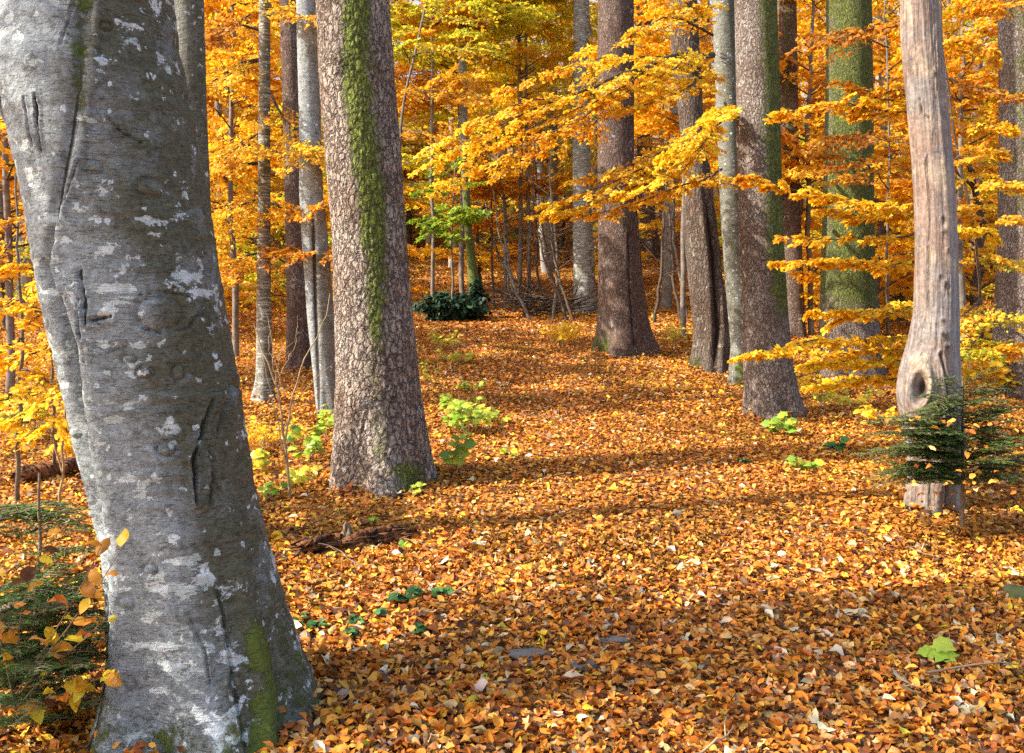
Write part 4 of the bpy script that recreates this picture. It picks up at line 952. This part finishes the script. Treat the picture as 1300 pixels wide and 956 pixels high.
part_line(e, b, 'stem', smooth_line([at(79, 600, b[1]), at(60, 540, b[1]), at(36, 470, b[1])], 10, .006), .007, .003, M['tan'], 6)

def lobed(kind):
    if kind == 'maple': a = [(0, 0), (.12, .28), (.02, .42), (.30, .36), (.42, .52), (.58, .34), (.72, .30), (.76, .16), (1, 0)]
    elif kind == 'ivy': a = [(0, 0), (-.08, .3), (.1, .48), (.32, .34), (.45, .46), (.62, .2), (1, 0)]
    else: a = [(0, 0), (.15, .2), (.35, .28), (.6, .24), (.85, .1), (1, 0)]
    up = a[1:-1]; pts = a + [(x, -y) for x, y in reversed(up)]
    return np.array(pts, float)
def lobed_leaves(P, D, N, L, C, kind):
    T = lobed(kind); k = len(T); D = nrm(D); S = nrm(np.cross(N, D)); N = np.cross(D, S)
    ctr = np.array([[.42, 0]]); T2 = np.concatenate([ctr, T]); zz = np.concatenate([[.04], -.10 * np.abs(T[:, 1]) - .12 * (T[:, 0] - .4) ** 2])
    V = P[:, None] + L[:, None, None] * (T2[None, :, 0, None] * D[:, None] + T2[None, :, 1, None] * S[:, None] + (zz[None] + rg.normal(0, .015, (len(P), k + 1)))[..., None] * N[:, None])
    tr = np.array([[0, 1 + i, 1 + (i + 1) % k] for i in range(k)])
    Fi = (np.arange(len(P)) * (k + 1))[:, None, None] + tr[None]
    return V.reshape(-1, 3), Fi.reshape(-1, 3), np.repeat(C, k + 1, axis=0)

def seedling(name, label, px, py, w_px, h_px, n, leafpx, palname, kind, seed, cat='seedling', group=None, mat='green', down=.25):
    r = np.random.default_rng(seed); b = hit(px, py); Y = b[1]; m = Y / F; e = empty(name, b, label, cat, group)
    h_px = h_px * 1.3; n = int(n * 1.6); leafpx = leafpx * .78
    hh = h_px * m; ww = w_px * m * .5; tl = []; P = []; D = []; N = []
    ns = max(2, n // 5)
    for k in range(ns):
        a = r.uniform(0, 6.28); rad = ww * r.uniform(.2, 1); tip = b + [math.cos(a) * rad, math.sin(a) * rad * .8, hh * r.uniform(.45, 1)]
        tip[2] = max(tip[2], float(g(tip[0], tip[1])) + .07)
        st = b + [math.cos(a) * rad * .4, math.sin(a) * rad * .3, 0]; st[2] = float(g(st[0], st[1]))
        ln = smooth_line([st, (st + tip) / 2 + [0, 0, .1 * hh], tip], 6, .004); tl.append((ln, np.linspace(.003, .0015, 6)))
        for j_ in range(int(np.ceil(n / ns))):
            t = r.uniform(.45, 1); p = np.array([np.interp(t, np.linspace(0, 1, 6), ln[:, i]) for i in range(3)]); aa = r.uniform(0, 6.28)
            P.append(p); D.append([math.cos(aa), math.sin(aa), -down + r.normal(0, .15)]); N.append([r.normal(0, .4), r.normal(-.7, .4), 1])
    v, q = tubes(tl, 4); build('stems', v, [q], M['tan'], e, origin=b)
    P = np.array(P); D = np.array(D); N = nrm(np.array(N)); L = leafpx * m * r.uniform(.7, 1.25, len(P)); C = pal(palname, len(P), r)
    if kind == 'leaf': V, Fi, C = leaves(P, D, N, L, L * .6, C, 'mid')
    else: V, Fi, C = lobed_leaves(P, D, N, L, C, kind)
    build('foliage', V, [Fi], M[mat], e, C, origin=b, smooth=False)
    return e
seedling('maple_seedling', 'bright green seedling clump at the right foot of the mossy-striped spruce', 580, 608, 44, 50, 16, 20, 'lg', 'maple', 1)
seedling('bramble_clump', 'spreading pale green weeds on the bank beyond the mossy-striped spruce', 595, 552, 92, 40, 90, 12, 'lg', 'maple', 2, 'weeds')
seedling('maple_seedling', 'single taller yellow-green seedling on the left bank of the path', 562, 528, 34, 28, 12, 13, 'lg', 'maple', 3)
seedling('maple_seedling', 'green seedling with few leaves low in front of the mossy-striped spruce', 528, 632, 30, 16, 9, 12, 'lg', 'maple', 4)
seedling('maple_seedling', 'yellow seedling beside the middle of the path, left edge', 645, 582, 36, 14, 10, 11, 'yg', 'maple', 5)
seedling('maple_seedling', 'yellow and green seedling at the foot of the straight grey spruce', 990, 556, 60, 26, 26, 15, 'lg', 'maple', 6)
seedling('maple_seedling', 'small bright green seedling on the leaves left of the dark fir boughs', 1020, 598, 44, 18, 10, 16, 'lg', 'maple', 7)
seedling('maple_seedling', 'lone big-leaved green seedling in the bottom right litter', 1205, 850, 60, 46, 3, 42, 'lg', 'maple', 8)
seedling('beech_seedling', 'low yellow-leaved bush on the path edge left of the flared brown spruce', 715, 440, 66, 26, 120, 8, 'Y', 'leaf', 9, 'shrub', mat='leaf')
seedling('beech_seedling', 'yellow low bush right of the dead trunk on the slope', 1250, 505, 110, 50, 110, 15, 'Y', 'leaf', 10, 'shrub', mat='leaf')
seedling('maple_seedling', 'green sprouts standing between bare tan shrub and mossy-striped spruce', 392, 590, 50, 46, 26, 16, 'lg', 'maple', 11)
seedling('maple_seedling', 'green and yellow sprouts left of the bare tan shrub', 330, 605, 44, 40, 24, 15, 'yg', 'maple', 12)
seedling('beech_seedling', 'yellow leaf tier low behind the bare tan shrub', 345, 572, 100, 34, 110, 9, 'Y', 'leaf', 13, 'shrub', mat='leaf')
seedling('maple_seedling', 'pale green weeds on the distant left path bank', 575, 462, 60, 16, 60, 6, 'yg', 'maple', 14, 'weeds')
seedling('maple_seedling', 'yellow seedlings behind the tiered orange sprays', 1070, 520, 110, 26, 40, 11, 'yg', 'maple', 15)
seedling('maple_seedling', 'green seedlings poking up right of the dead trunk', 1200, 490, 60, 50, 22, 14, 'lg', 'maple', 16)
for k, (px, py, w, h, n, s) in enumerate([(505, 770, 46, 10, 12, 17), (540, 762, 40, 8, 9, 16), (395, 800, 60, 14, 14, 15), (455, 798, 22, 8, 5, 15), (440, 812, 30, 8, 7, 14), (525, 812, 22, 8, 4, 20), (560, 760, 28, 10, 7, 16), (490, 790, 60, 6, 5, 13)]):
    seedling('ivy_sprig', ['dark ivy sprig left of the pale bent stick', 'ivy sprig hugging the leaves near the middle bottom', 'wide ivy patch at the mossy right foot of the huge beech', 'tiny ivy sprig among leaves below the rotten log', 'ivy sprig below the pale bent stick', 'lone pair of ivy leaves near the bottom', 'dark ivy sprig with upright leaves right of the stick', 'scattered single ivy leaves below the stick'][k],
             px, py, w, h, n, s, 'dk', 'ivy', 60 + k, 'ivy', mat='ivy', down=.1)
EX = [(305, 585, 90, 50, 90, 10, 'Y', 'leaf', 'low golden leaf tier right of the huge beech at knee height'), (415, 560, 60, 40, 26, 14, 'lg', 'maple', 'pale green seedlings touching the left edge of the mossy-striped spruce'), (385, 622, 70, 26, 20, 14, 'yg', 'maple', 'yellow-green seedlings at the left foot of the mossy-striped spruce'),
      (340, 635, 60, 24, 14, 13, 'lg', 'maple', 'small green seedling by the huge beech, lowest of the left bank ones'), (560, 445, 60, 22, 60, 7, 'yg', 'leaf', 'yellow-green weeds under the ivy bush'), (600, 500, 40, 16, 20, 8, 'lg', 'maple', 'small green weeds high on the left path bank'),
      (625, 540, 50, 20, 26, 10, 'yg', 'maple', 'yellowish weeds ending the bank growth toward the path'), (545, 500, 30, 40, 22, 9, 'yg', 'leaf', 'yellow sprig touching the right edge of the mossy-striped spruce'), (1110, 545, 80, 30, 40, 13, 'Y', 'leaf', 'yellow leaf tier low between the thick mossy trunk and the fir'),
      (1040, 505, 70, 26, 60, 10, 'Y', 'leaf', 'yellow leaf tier at the foot of the thick mossy trunk'), (1275, 470, 90, 60, 130, 13, 'Y', 'leaf', 'bright yellow bush under the stout edge trunk'), (1215, 450, 60, 50, 70, 11, 'y', 'leaf', 'yellow bush right against the dead trunk'),
      (860, 440, 40, 26, 40, 7, 'yg', 'leaf', 'yellow sprig between the flared spruce and the split trunk'), (1060, 575, 36, 16, 9, 16, 'dk', 'ivy', 'dark three-leaved sprig left of the fir'), (30, 560, 120, 60, 150, 12, 'Y', 'leaf', 'golden bush at the far left edge'), (90, 590, 70, 40, 70, 12, 'yo', 'leaf', 'orange-gold bush touching the left side of the huge beech'),
      (470, 668, 30, 10, 6, 12, 'lg', 'maple', 'tiny green seedling right above the rotten log'), (700, 545, 26, 8, 5, 9, 'yg', 'maple', 'tiny yellow seedling in the sunlit middle of the path'), (512, 700, 26, 10, 6, 12, 'lg', 'maple', 'tiny green seedling right of the rotten log'), (950, 590, 30, 8, 6, 11, 'dk', 'ivy', 'small dark green sprig below the straight grey spruce')]
for k, (px, py, w, h, n, s_, pn, kd, lab) in enumerate(EX):
    seedling('beech_seedling' if kd == 'leaf' else 'ivy_sprig' if kd == 'ivy' else 'maple_seedling', lab, px, py, w, h, n, s_, pn, kd, 90 + k, 'shrub' if kd == 'leaf' else 'ivy' if kd == 'ivy' else 'seedling', mat='leaf' if kd == 'leaf' else 'ivy' if kd == 'ivy' else 'green')
# ivy bush and ivy-clad trunk in the distance
t600, b600, _ = trunk('ivy_clad_tree', [(-40, 580, 590), (200, 584, 594), (300, 590, 600), (380, 596, 612), (410, 592, 616)], 404, 'small mossy trunk wrapped in ivy at the left of the path end', M['beech2'], seed=20, nth=30, row=.06, moss=[(0, 0, 1.2, 200, 420, .9)])
r = np.random.default_rng(9); n = 900
def blob_leaves(parent, base, cpx, cpy, Y, rx, ry, n, leafpx, palname, kind, mat, r, name='foliage', depth=.7):
    m = Y / F; c = at(cpx, cpy, Y); d = nrm(r.normal(0, 1, (n, 3))); rad = r.uniform(.3, 1, n) ** .5 * (1 + 1.0 * fbm(d[:, 0] * 2, d[:, 1] * 2, d[:, 2] * 2, 2))
    P = c + d * rad[:, None] * np.array([rx * m, rx * m * depth, ry * m]); P[:, 2] = np.maximum(P[:, 2], g(P[:, 0], P[:, 1]) + .03)
    D = nrm(d * [1, 1, .2] + r.normal(0, .5, (n, 3)) + [0, 0, -.5]); N = nrm(d + [0, -.2, .6] + r.normal(0, .3, (n, 3))); L = leafpx * m * r.uniform(.7, 1.2, n)
    V, Fi, C = lobed_leaves(P, D, N, L, pal(palname, n, r), kind) if kind != 'leaf' else leaves(P, D, N, L, L * .6, pal(palname, n, r), 'mid')
    return build(name, V, [Fi], M[mat], parent, C, origin=base, smooth=False)
blob_leaves(t600, b600, 604, 382, b600[1] - .15, 13, 30, 520, 6, 'dkk', 'ivy', 'ivy', r, 'ivy')
b = hit(565, 408); e = empty('ivy_bush', b, 'dark green ivy bush beside the path end, left of the ivy-wrapped trunk', 'bush'); blob_leaves(e, b, 570, 389, b[1], 36, 17, 1700, 8, 'dkk', 'leaf', 'ivy', r)
b = hit(685, 400); e = empty('brush_pile', b, 'tangled pile of dark brushwood at the end of the path', 'brush pile')
tl = []
for k in range(90):
    p0 = at(685 + r.normal(0, 22), 398 + r.uniform(-22, 4), b[1] + r.normal(0, .5)); a = r.normal(0, .6); L = r.uniform(.5, 1.6); p1 = p0 + [math.cos(a) * L * r.choice([-1, 1]), r.normal(0, .3), abs(math.sin(a)) * L * .7]
    tl.append((smooth_line([p0, (p0 + p1) / 2 + r.normal(0, .06, 3), p1], 5), np.linspace(.02, .006, 5)))
v, q = tubes(tl, 4); build('sticks', v, [q], M['twig'], e, origin=b)

# --- fir boughs ------------------------------------------------------
def fir_bough(base, tip, r, dens=1.0, nl=.022):
    """a drooping flat fir bough from base to tip: (needle arrays, twig lines)"""
    line = smooth_line([base, (base + tip) / 2 + [0, 0, .06 * np.linalg.norm(tip - base)], tip], 16, .004); Lt = np.linalg.norm(tip - base)
    T = nrm(np.gradient(line, axis=0)); tws = [line]; side0 = nrm(np.cross(T[8], [0, 0, 1.]))
    k = int(Lt / .035)
    for i in range(2, k):
        t = i / k; s = (-1) ** i; p = np.array([np.interp(t, np.linspace(0, 1, 16), line[:, j_]) for j_ in range(3)])
        sl = min(.24, Lt * .42) * (1 - t) ** .8 + .03; dr = nrm(T[8] * .8 + side0 * s * .9 + [0, 0, -.15] + r.normal(0, .08, 3)); q1 = p + dr * sl * r.uniform(.8, 1.1)
        ln = smooth_line([p, (p + q1) / 2 + [0, 0, .01], q1], 5); tws.append(ln)
        if sl > .12:
            for u in (.35, .55, .75):
                pp = p + (q1 - p) * u
                for ss in (-1, 1):
                    d2 = nrm(dr + nrm(np.cross(dr, [0, 0, 1.])) * ss * .9); tws.append(np.array([pp, pp + d2 * sl * .35 * (1.2 - u)]))
    P = []; D = []; N = []
    for ln in tws:
        d = np.concatenate([[0], np.cumsum(np.linalg.norm(np.diff(ln, axis=0), axis=1))]); m = max(2, int(d[-1] / (.0045 / dens))); s = np.linspace(0, d[-1], m)
        pp = np.stack([np.interp(s, d, ln[:, j_]) for j_ in range(3)], 1); t = nrm(ln[-1] - ln[0]); sd = nrm(np.cross(t, [0, 0, 1.]))
        sg = np.where(np.arange(m) % 2, 1., -1.)[:, None]; dd = nrm(t * .65 + sd * sg + r.normal(0, .25, (m, 3)) + [0, 0, .12]); P.append(pp); D.append(dd); N.append(np.tile([0, 0, 1.], (m, 1)) + r.normal(0, .3, (m, 3)))
    return np.concatenate(P), np.concatenate(D), np.concatenate(N), tws
def fir(name, label, basepx, trunk_top, boughs, seed, Yb=None, nl=.02, dens=1.0, group=None):
    r = np.random.default_rng(seed)
    b = hit(*basepx) if Yb is None else np.array([(basepx[0] - CX) / F * Yb, Yb, float(g((basepx[0] - CX) / F * Yb, Yb))])
    e = empty(name, b, label, 'young fir', group)
    part_line(e, b, 'trunk', smooth_line([b - [0, 0, .08], at(*trunk_top)], 8, .004), .016, .005, M['stick'], 7)
    for (p0, p1) in boughs:
        P, D, N, tw = fir_bough(at(*p0), at(*p1), r, dens)
        n = len(P); L = nl * r.uniform(.75, 1.2, n); C = pal('fir', n, r)
        V, Fi, C = leaves(P, D, nrm(N), L, np.full(n, .0044 / dens), C, 'lo', np.zeros(n), np.zeros(n))
        bo = build('bough', V, [Fi], M['needle'], e, C, origin=b, smooth=False)
        v, q = tubes([(t, np.linspace(.0035, .0015, len(t))) for t in tw], 3); build('twigs', v, [q], M['stick'], bo, origin=b)
    return e, b
boughsR = []
r = np.random.default_rng(21)
for k in range(88):
    t = r.random(); py0 = 485 + 120 * t; side = r.choice([-1, 1]); lm = (.45 + .55 * t) * r.uniform(.55, 1.05)
    px = 1222 + side * (130 if side > 0 else 140) * lm * r.uniform(.5, 1.1); Yt = 7.05 - r.uniform(-.3, .75) * lm
    boughsR.append(((1222, py0 + 6, 7.05), (px, py0 + r.uniform(-22, 30), Yt)))
for k in range(14):
    t = r.random(); boughsR.append(((1222, 540 + 70 * t, 7.05), (r.uniform(1078, 1150), 520 + 90 * t + r.uniform(-8, 22), r.uniform(6.5, 6.95))))
fir('young_fir', 'dark green young fir crouching at the foot of the dead trunk', (1222, 650), (1222, 478, 7.05), boughsR, 22, Yb=7.05, nl=.03, dens=.6)
boughsL = []
for (px, py, Y) in [(130, 648, 4.7), (105, 660, 4.5), (60, 640, 4.9), (20, 655, 4.6), (-20, 670, 4.5), (135, 740, 4.2), (110, 760, 4.05), (70, 775, 3.9), (135, 790, 4.1), (30, 745, 4.0), (-10, 770, 3.9), (60, 835, 3.8), (15, 830, 3.8), (100, 840, 3.9), (-20, 850, 3.8), (130, 850, 4.0), (40, 690, 4.3), (90, 700, 4.3), (120, 900, 3.9), (30, 910, 3.7), (80, 720, 4.2), (5, 800, 3.9), (125, 815, 4.0), (50, 870, 3.8), (90, 870, 3.9), (15, 648, 4.7), (115, 675, 4.4), (75, 655, 4.6), (-10, 645, 4.8), (40, 665, 4.5), (128, 700, 4.3), (10, 700, 4.4), (60, 735, 4.1)]:
    boughsL.append(((45 + (px - 45) * .12, py - 6 + (py - 740) * -.15, 4.45), (px, py, Y))); boughsL.append(((45 + (px - 45) * .2, py + 14, 4.5), (px * .8 + r.normal(0, 14), py + r.normal(8, 10), Y + r.normal(.1, .15))))
fir('young_fir', 'young fir with feathery green boughs in the bottom left corner', (45, 905), (50, 600, 4.5), boughsL, 23, Yb=4.45, nl=.024, dens=.8)
# beech twigs with big tan leaves in front of the fir
r = np.random.default_rng(33); b = np.array([at(20, 940, 3.9)[0], 3.9, 0.]); b[2] = float(g(b[0], b[1])); e = empty('beech_seedling', b, 'beech seedling with big orange leaves over the fir in the bottom left corner', 'seedling')
P = []; D = []; tl = []
for (p0, p1, n) in [((20, 900), (140, 780), 8), ((20, 900), (-10, 690), 8), ((22, 880), (130, 690), 9), ((40, 900), (150, 850), 9), ((20, 910), (90, 860), 8), ((20, 860), (60, 680), 9), ((25, 880), (155, 695), 5)]:
    a0, a1 = at(*p0, 3.95), at(*p1, 3.9 + r.uniform(-.15, .15)); ln = smooth_line([a0, (a0 + a1) / 2 + r.normal(0, .03, 3), a1], 10, .003); tl.append((ln, np.linspace(.004, .0015, 10)))
    for k in range(n):
        t = .35 + .65 * k / (n - 1); p = np.array([np.interp(t, np.linspace(0, 1, 10), ln[:, j_]) for j_ in range(3)]); P.append(p); D.append([r.normal(.3, .6), r.normal(-.2, .4), r.normal(-.15, .35)])
v, q = tubes(tl, 5); build('stems', v, [q], M['stick'], e, origin=b)
P = np.array(P); n = len(P); N = nrm(np.stack([r.normal(0, .4, n), r.normal(-.6, .3, n), np.ones(n)], 1)); L = r.uniform(.06, .1, n)
C = np.where((r.random(n) < .3)[:, None], pal('Y', n, r), pal('lit', n, r) * 1.15); C = np.where((r.random(n) < .35)[:, None], pal('o', n, r), C)
V, Fi, C = leaves(P, np.array(D), N, L, L * .6, C, 'hi'); build('foliage', V, [Fi], M['leaf'], e, C, origin=b, smooth=False)

# ================================================================== LOGS, STICKS, STONES
def log(name, label, p0, p1, r0, r1, mat, seed, rough=.25, n=28, m=40, cat='log', squash=.75):
    r = np.random.default_rng(seed); a = np.asarray(p0); c = np.asarray(p1)
    line = smooth_line([a, (a + c) / 2 + [0, 0, -.01], c], m, .004); t = np.linspace(0, 1, m); R = np.interp(t, [0, 1], [r0, r1]) * np.interp(t, [0, .05, .95, 1], [.5, 1, 1, .4])
    v, q = tube(line, R, n); ctr = np.repeat(line, n, axis=0); d = v - ctr
    thl = np.tile(np.linspace(0, 2 * np.pi, n, endpoint=False), m); sl_ = np.repeat(np.linspace(0, 1, m), n) * np.linalg.norm(c - a); u1, u2 = np.cos(thl), np.sin(thl)
    nn = fbm(u1 * 1.2, u2 * 1.2, sl_ * 4 + seed, 3) + .9 * np.abs(fbm(u1 * 5, u2 * 5, sl_ * 2.2 + seed, 4)) - .2 + .25 * fbm(u1 * 9, u2 * 9, sl_ * 14 + seed, 2)
    v = ctr + d * (1 + rough * 2.2 * nn)[:, None] * np.array([1, 1, squash])
    ax = (c - a) / np.linalg.norm(c - a); endk = np.where(sl_ < sl_.max() * .12, -1., np.where(sl_ > sl_.max() * .88, 1., 0))
    v = v + ax * (endk * r0 * rough * 4 * fbm(u1 * 4, u2 * 4, 0 * u1 + seed, 3))[:, None]
    e = empty(name, a, label, cat)
    caps = [np.arange(n)[None][:, ::-1], ((m - 1) * n + np.arange(n))[None]]
    build('wood', v, [q] + caps, mat, e, origin=a); return e, a
def onground(px, py, dz=0): p = hit(px, py); return p + [0, 0, dz]
e, a = log('rotten_log', 'crumbling red-brown rotten log half buried left of the path', onground(385, 706, .05), onground(512, 684, .04), .10, .07, M['rot'], 3, .55, 60, 90)
st = log('stick', 'broken grey branch lying against the rotten log', onground(341, 722, .02), onground(410, 700, .06), .016, .013, M['stick'], 4, .12, 10, 20, 'stick')
log('stick', 'thin dark curved twig above the rotten log', onground(350, 690, .03), onground(420, 668, .08), .008, .005, M['twig'], 5, .1, 8, 20, 'stick')
log('stick', 'pale bent stick lying in the litter below the rotten log', onground(418, 782, .03), onground(490, 760, .03), .010, .007, M['paleWood'], 6, .15, 8, 20, 'stick')
log('stick', 'pale chip of bark wood above the ivy sprigs', onground(478, 748, .03), onground(506, 742, .03), .012, .012, M['paleWood'], 7, .2, 8, 12, 'stick')
b = hit(439, 694); e = empty('tree_stump', b, 'small ragged grey stump stub sticking up at the rotten log', 'stump')
v, q = tube(smooth_line([b - [0, 0, .06], b + [.01, 0, .1], b + [.0, 0, .17]], 10), [.06, .055, .05, .045, .04, .038, .034, .028, .02, .008], 16); v += (rg.normal(0, .006, v.shape)); build('wood', v, [q], M['stick'], e, origin=b)
log('fallen_log', 'long dark fallen log on the slope left of the huge beech', onground(20, 618, .08), onground(112, 596, .08), .10, .09, M['rot'], 8, .15)
log('fallen_log', 'mossy grey fallen log under the bottom left fir', onground(-30, 815, .10), onground(108, 768, .08), .075, .06, M['stick'], 9, .15)
for k, (x0, y0, x1, y1, rr, lab) in enumerate([(325, 648, 480, 560, .008, 'long thin twig leaning behind the bare tan shrub'), (320, 560, 420, 520, .006, 'fine twig lying behind the bare tan shrub'), (560, 640, 660, 625, .006, 'thin twig lying beside the path below the seedlings'), (700, 430, 760, 452, .012, 'grey stick lying near the low yellow bush'), (1150, 702, 1195, 718, .008, 'short pale stick in the right hand litter')]):
    log('stick', lab, onground(x0, y0, .04), onground(x1, y1, .05), rr, rr * .6, M['stick'], 30 + k, .1, 7, 18, 'stick')

gt = 'small fallen twigs in the litter'; r = np.random.default_rng(88); tw0 = []
for k in range(4):
    e = empty('fallen_twig', (0, 0, 0), 'small dry twig lying among the fallen leaves', 'twig', gt); L = .22 + .12 * k
    ln = smooth_line([[-L / 2, 0, 0], [0, .03 * (k - 1), .02], [L / 2, .02, .01]], 9, .006); ls_ = [(ln, np.linspace(.005, .002, 9))]
    q0 = ln[5]; v, q = tubes(ls_, 5); build('stem', v, [q], M['stick'] if k % 2 else M['tan'], e); v, q = tube(smooth_line([q0, q0 + [.06, .05, .02], q0 + [.11, .07, .01]], 5), np.linspace(.003, .0012, 5), 5); build('side_twig', v, [q], M['stick'] if k % 2 else M['tan'], e); tw0.append(e)
for k in range(44):
    o = tw0[k] if k < 4 else copy_thing(tw0[k % 4]); Y = math.sqrt(r.uniform(3.5 ** 2, 13 ** 2)); x = r.uniform(-.5, .55) * Y
    o.location = (x, Y, float(g(x, Y)) + .052); o.rotation_euler = (r.normal(0, .1), r.normal(.0, .1), r.uniform(0, 6.28)); s_ = r.uniform(.6, 1.5); o.scale = (s_, s_, s_)

def stone(label, px, py, rx, ry, rz, mat, seed, sink=.3):
    r = np.random.default_rng(seed); b = hit(px, py); nu, nv = 40, 24
    u = np.linspace(0, 2 * np.pi, nu, endpoint=False); w = np.linspace(-np.pi / 2, np.pi / 2, nv); U, W = np.meshgrid(u, w)
    d = np.stack([np.cos(W) * np.cos(U), np.cos(W) * np.sin(U), np.sin(W)], -1); n_ = fbm(d[..., 0] * 1.6 + seed, d[..., 1] * 1.6, d[..., 2] * 1.6, 4)
    V = np.sign(d) * np.abs(d) ** .8 * (1 + .55 * n_)[..., None] * np.array([rx, ry, rz]) + [0, 0, rz * (1 - 2 * sink)] + b
    i = np.arange(nv - 1)[:, None] * nu; j = np.arange(nu)[None]; j2 = (j + 1) % nu
    Q = np.stack([i + j, i + j2, i + nu + j2, i + nu + j], -1).reshape(-1, 4)
    return tag(build('stone', V - b, [Q], mat), label, 'stone'), b
for (lab, px, py, rx, ry, rz, m_, s) in [('mossy green boulder poking in at the right edge', 1296, 765, .10, .10, .07, 'mossStone', 1), ('flat grey stone flush in the path at the bottom, left one', 672, 835, .11, .07, .021, 'stone', 2), ('flat grey stone in the path at the bottom, nearest the middle', 782, 818, .08, .05, .021, 'stone', 3),
                                         ('flat grey stone lowest in the bottom middle of the path', 738, 852, .07, .05, .021, 'stone', 4), ('small dark stone showing through leaves at mid path', 862, 657, .05, .04, .026, 'stone', 5)]:
    o, b = stone(lab, px, py, rx, ry, rz, M[m_], s, .3 if 'mossy' in lab else .05); o.location = tuple(b)

rl = np.random.default_rng(5)
parts = [litter_band(2.8, 4.9, 1600, 'hi', .058, rl, 'near'), litter_band(4.9, 7.0, 1650, 'hi', .054, rl), litter_band(7.0, 12, 1350, 'mid', .052, rl), litter_band(12, 20, 640, 'mid', .06, rl),
         litter_band(20, 34, 230, 'lo', .085, rl), litter_band(34, 60, 45, 'lo', .15, rl, marg=3),
         litter_band(2.8, 7.0, 34, 'hi', .085, rl, 'pale'), litter_band(7.0, 22, 22, 'mid', .07, rl, 'pale'), litter_band(2.8, 14, 9, 'hi', .07, rl, 'Y')]
def caught(n, x0, x1, y0, y1, Y0, Y1, r, size=.06):
    Yc = r.uniform(Y0, Y1, n); P = np.stack([(r.uniform(x0, x1, n) - CX) / F * Yc, Yc, H - (r.uniform(y0, y1, n) - HOR) / F * Yc], 1)
    a = r.uniform(0, 6.28, n); D = np.stack([np.cos(a), np.sin(a), r.normal(-.2, .3, n)], 1); N = nrm(np.stack([r.normal(0, .4, n), r.normal(-.5, .3, n), np.ones(n)], 1)); L = size * r.uniform(.7, 1.2, n)
    return leaves(P, D, N, L, L * .58, pal('lit', n, r) * 1.1, 'hi')
parts.append(caught(110, 1120, 1310, 530, 630, 6.5, 7.0, rl))
for (fx, fy, fr) in FEET:
    if fy > 21: continue
    n = int(60 + 620 * fr * min(1, 9 / fy)); a = rl.uniform(0, 6.283, n); q = rl.random(n) ** 1.5; rad = fr * .93 + q * .34; x = fx + np.cos(a) * rad; Yq = fy + np.sin(a) * rad
    P = np.stack([x, Yq, g(x, Yq) + .02 + (1 - q) ** 2 * .10 * rl.random(n)], 1); th = rl.uniform(0, 6.283, n); D = np.stack([np.cos(th), np.sin(th), rl.normal(0, .3, n)], 1)
    N = nrm(np.stack([np.cos(a) * .6, np.sin(a) * .6, np.ones(n)], 1) + rl.normal(0, .4, (n, 3))); L = .06 * rl.uniform(.6, 1.2, n)
    parts.append(leaves(P, D, N, L, L * .58, pal('lit', n, rl), 'mid', rl.normal(.1, .4, n), rl.normal(.1, .3, n)))
V, Fi, C = merge(parts)
tag(build('leaf_litter', V, [Fi], M['litter'], None, C, smooth=False), 'thick carpet of fallen orange and brown beech leaves over the path and slope', 'leaf litter', kind='stuff')

# ================================================================== LIGHT, SKY, CAMERA
AL, EL = math.radians(14), math.radians(37)
sd = Vector((-math.cos(AL) * math.cos(EL), -math.sin(AL) * math.cos(EL), math.sin(EL)))
sun = bpy.data.lights.new('sun', 'SUN'); sun.energy = 3.7; sun.angle = math.radians(.5); sun.color = (1, .93, .80)
so = bpy.data.objects.new('sun', sun); col.objects.link(so); so.rotation_euler = sd.to_track_quat('Z', 'Y').to_euler(); so.location = sd * 60
w = bpy.data.worlds.new('World'); sc.world = w; w.use_nodes = True; nt = w.node_tree; nt.nodes.clear()
sky = nt.nodes.new('ShaderNodeTexSky'); sky.sky_type = 'NISHITA'; sky.sun_disc = False; sky.sun_elevation = EL; sky.sun_rotation = math.atan2(sd.x, sd.y); sky.air_density = 1.0; sky.dust_density = 2.5; sky.ozone_density = .8
bg = nt.nodes.new('ShaderNodeBackground'); bg.inputs[1].default_value = .15; wo = nt.nodes.new('ShaderNodeOutputWorld')
nt.links.new(sky.outputs[0], bg.inputs[0]); nt.links.new(bg.outputs[0], wo.inputs[0])
cam = bpy.data.cameras.new('camera'); cam.sensor_width = 36; cam.lens = F / 1300 * 36; cam.shift_y = -(478 - HOR) / 1300; cam.clip_start = .05; cam.clip_end = 600
co = bpy.data.objects.new('camera', cam); col.objects.link(co); co.location = (0, 0, H); co.rotation_euler = (math.pi / 2, 0, 0); sc.camera = co
sc.view_settings.view_transform = 'Standard'; sc.view_settings.look = 'None'; sc.view_settings.gamma = 1; sc.view_settings.use_curve_mapping = False; sc.view_settings.exposure = 1.4
sc.cycles.max_bounces = 5; sc.cycles.diffuse_bounces = 3; sc.cycles.glossy_bounces = 2; sc.cycles.transmission_bounces = 4; sc.cycles.transparent_max_bounces = 4
sc.cycles.use_light_tree = False; sc.cycles.adaptive_threshold = .02; sc.cycles.caustics_reflective = False; sc.cycles.caustics_refractive = False; sc.cycles.use_denoising = False
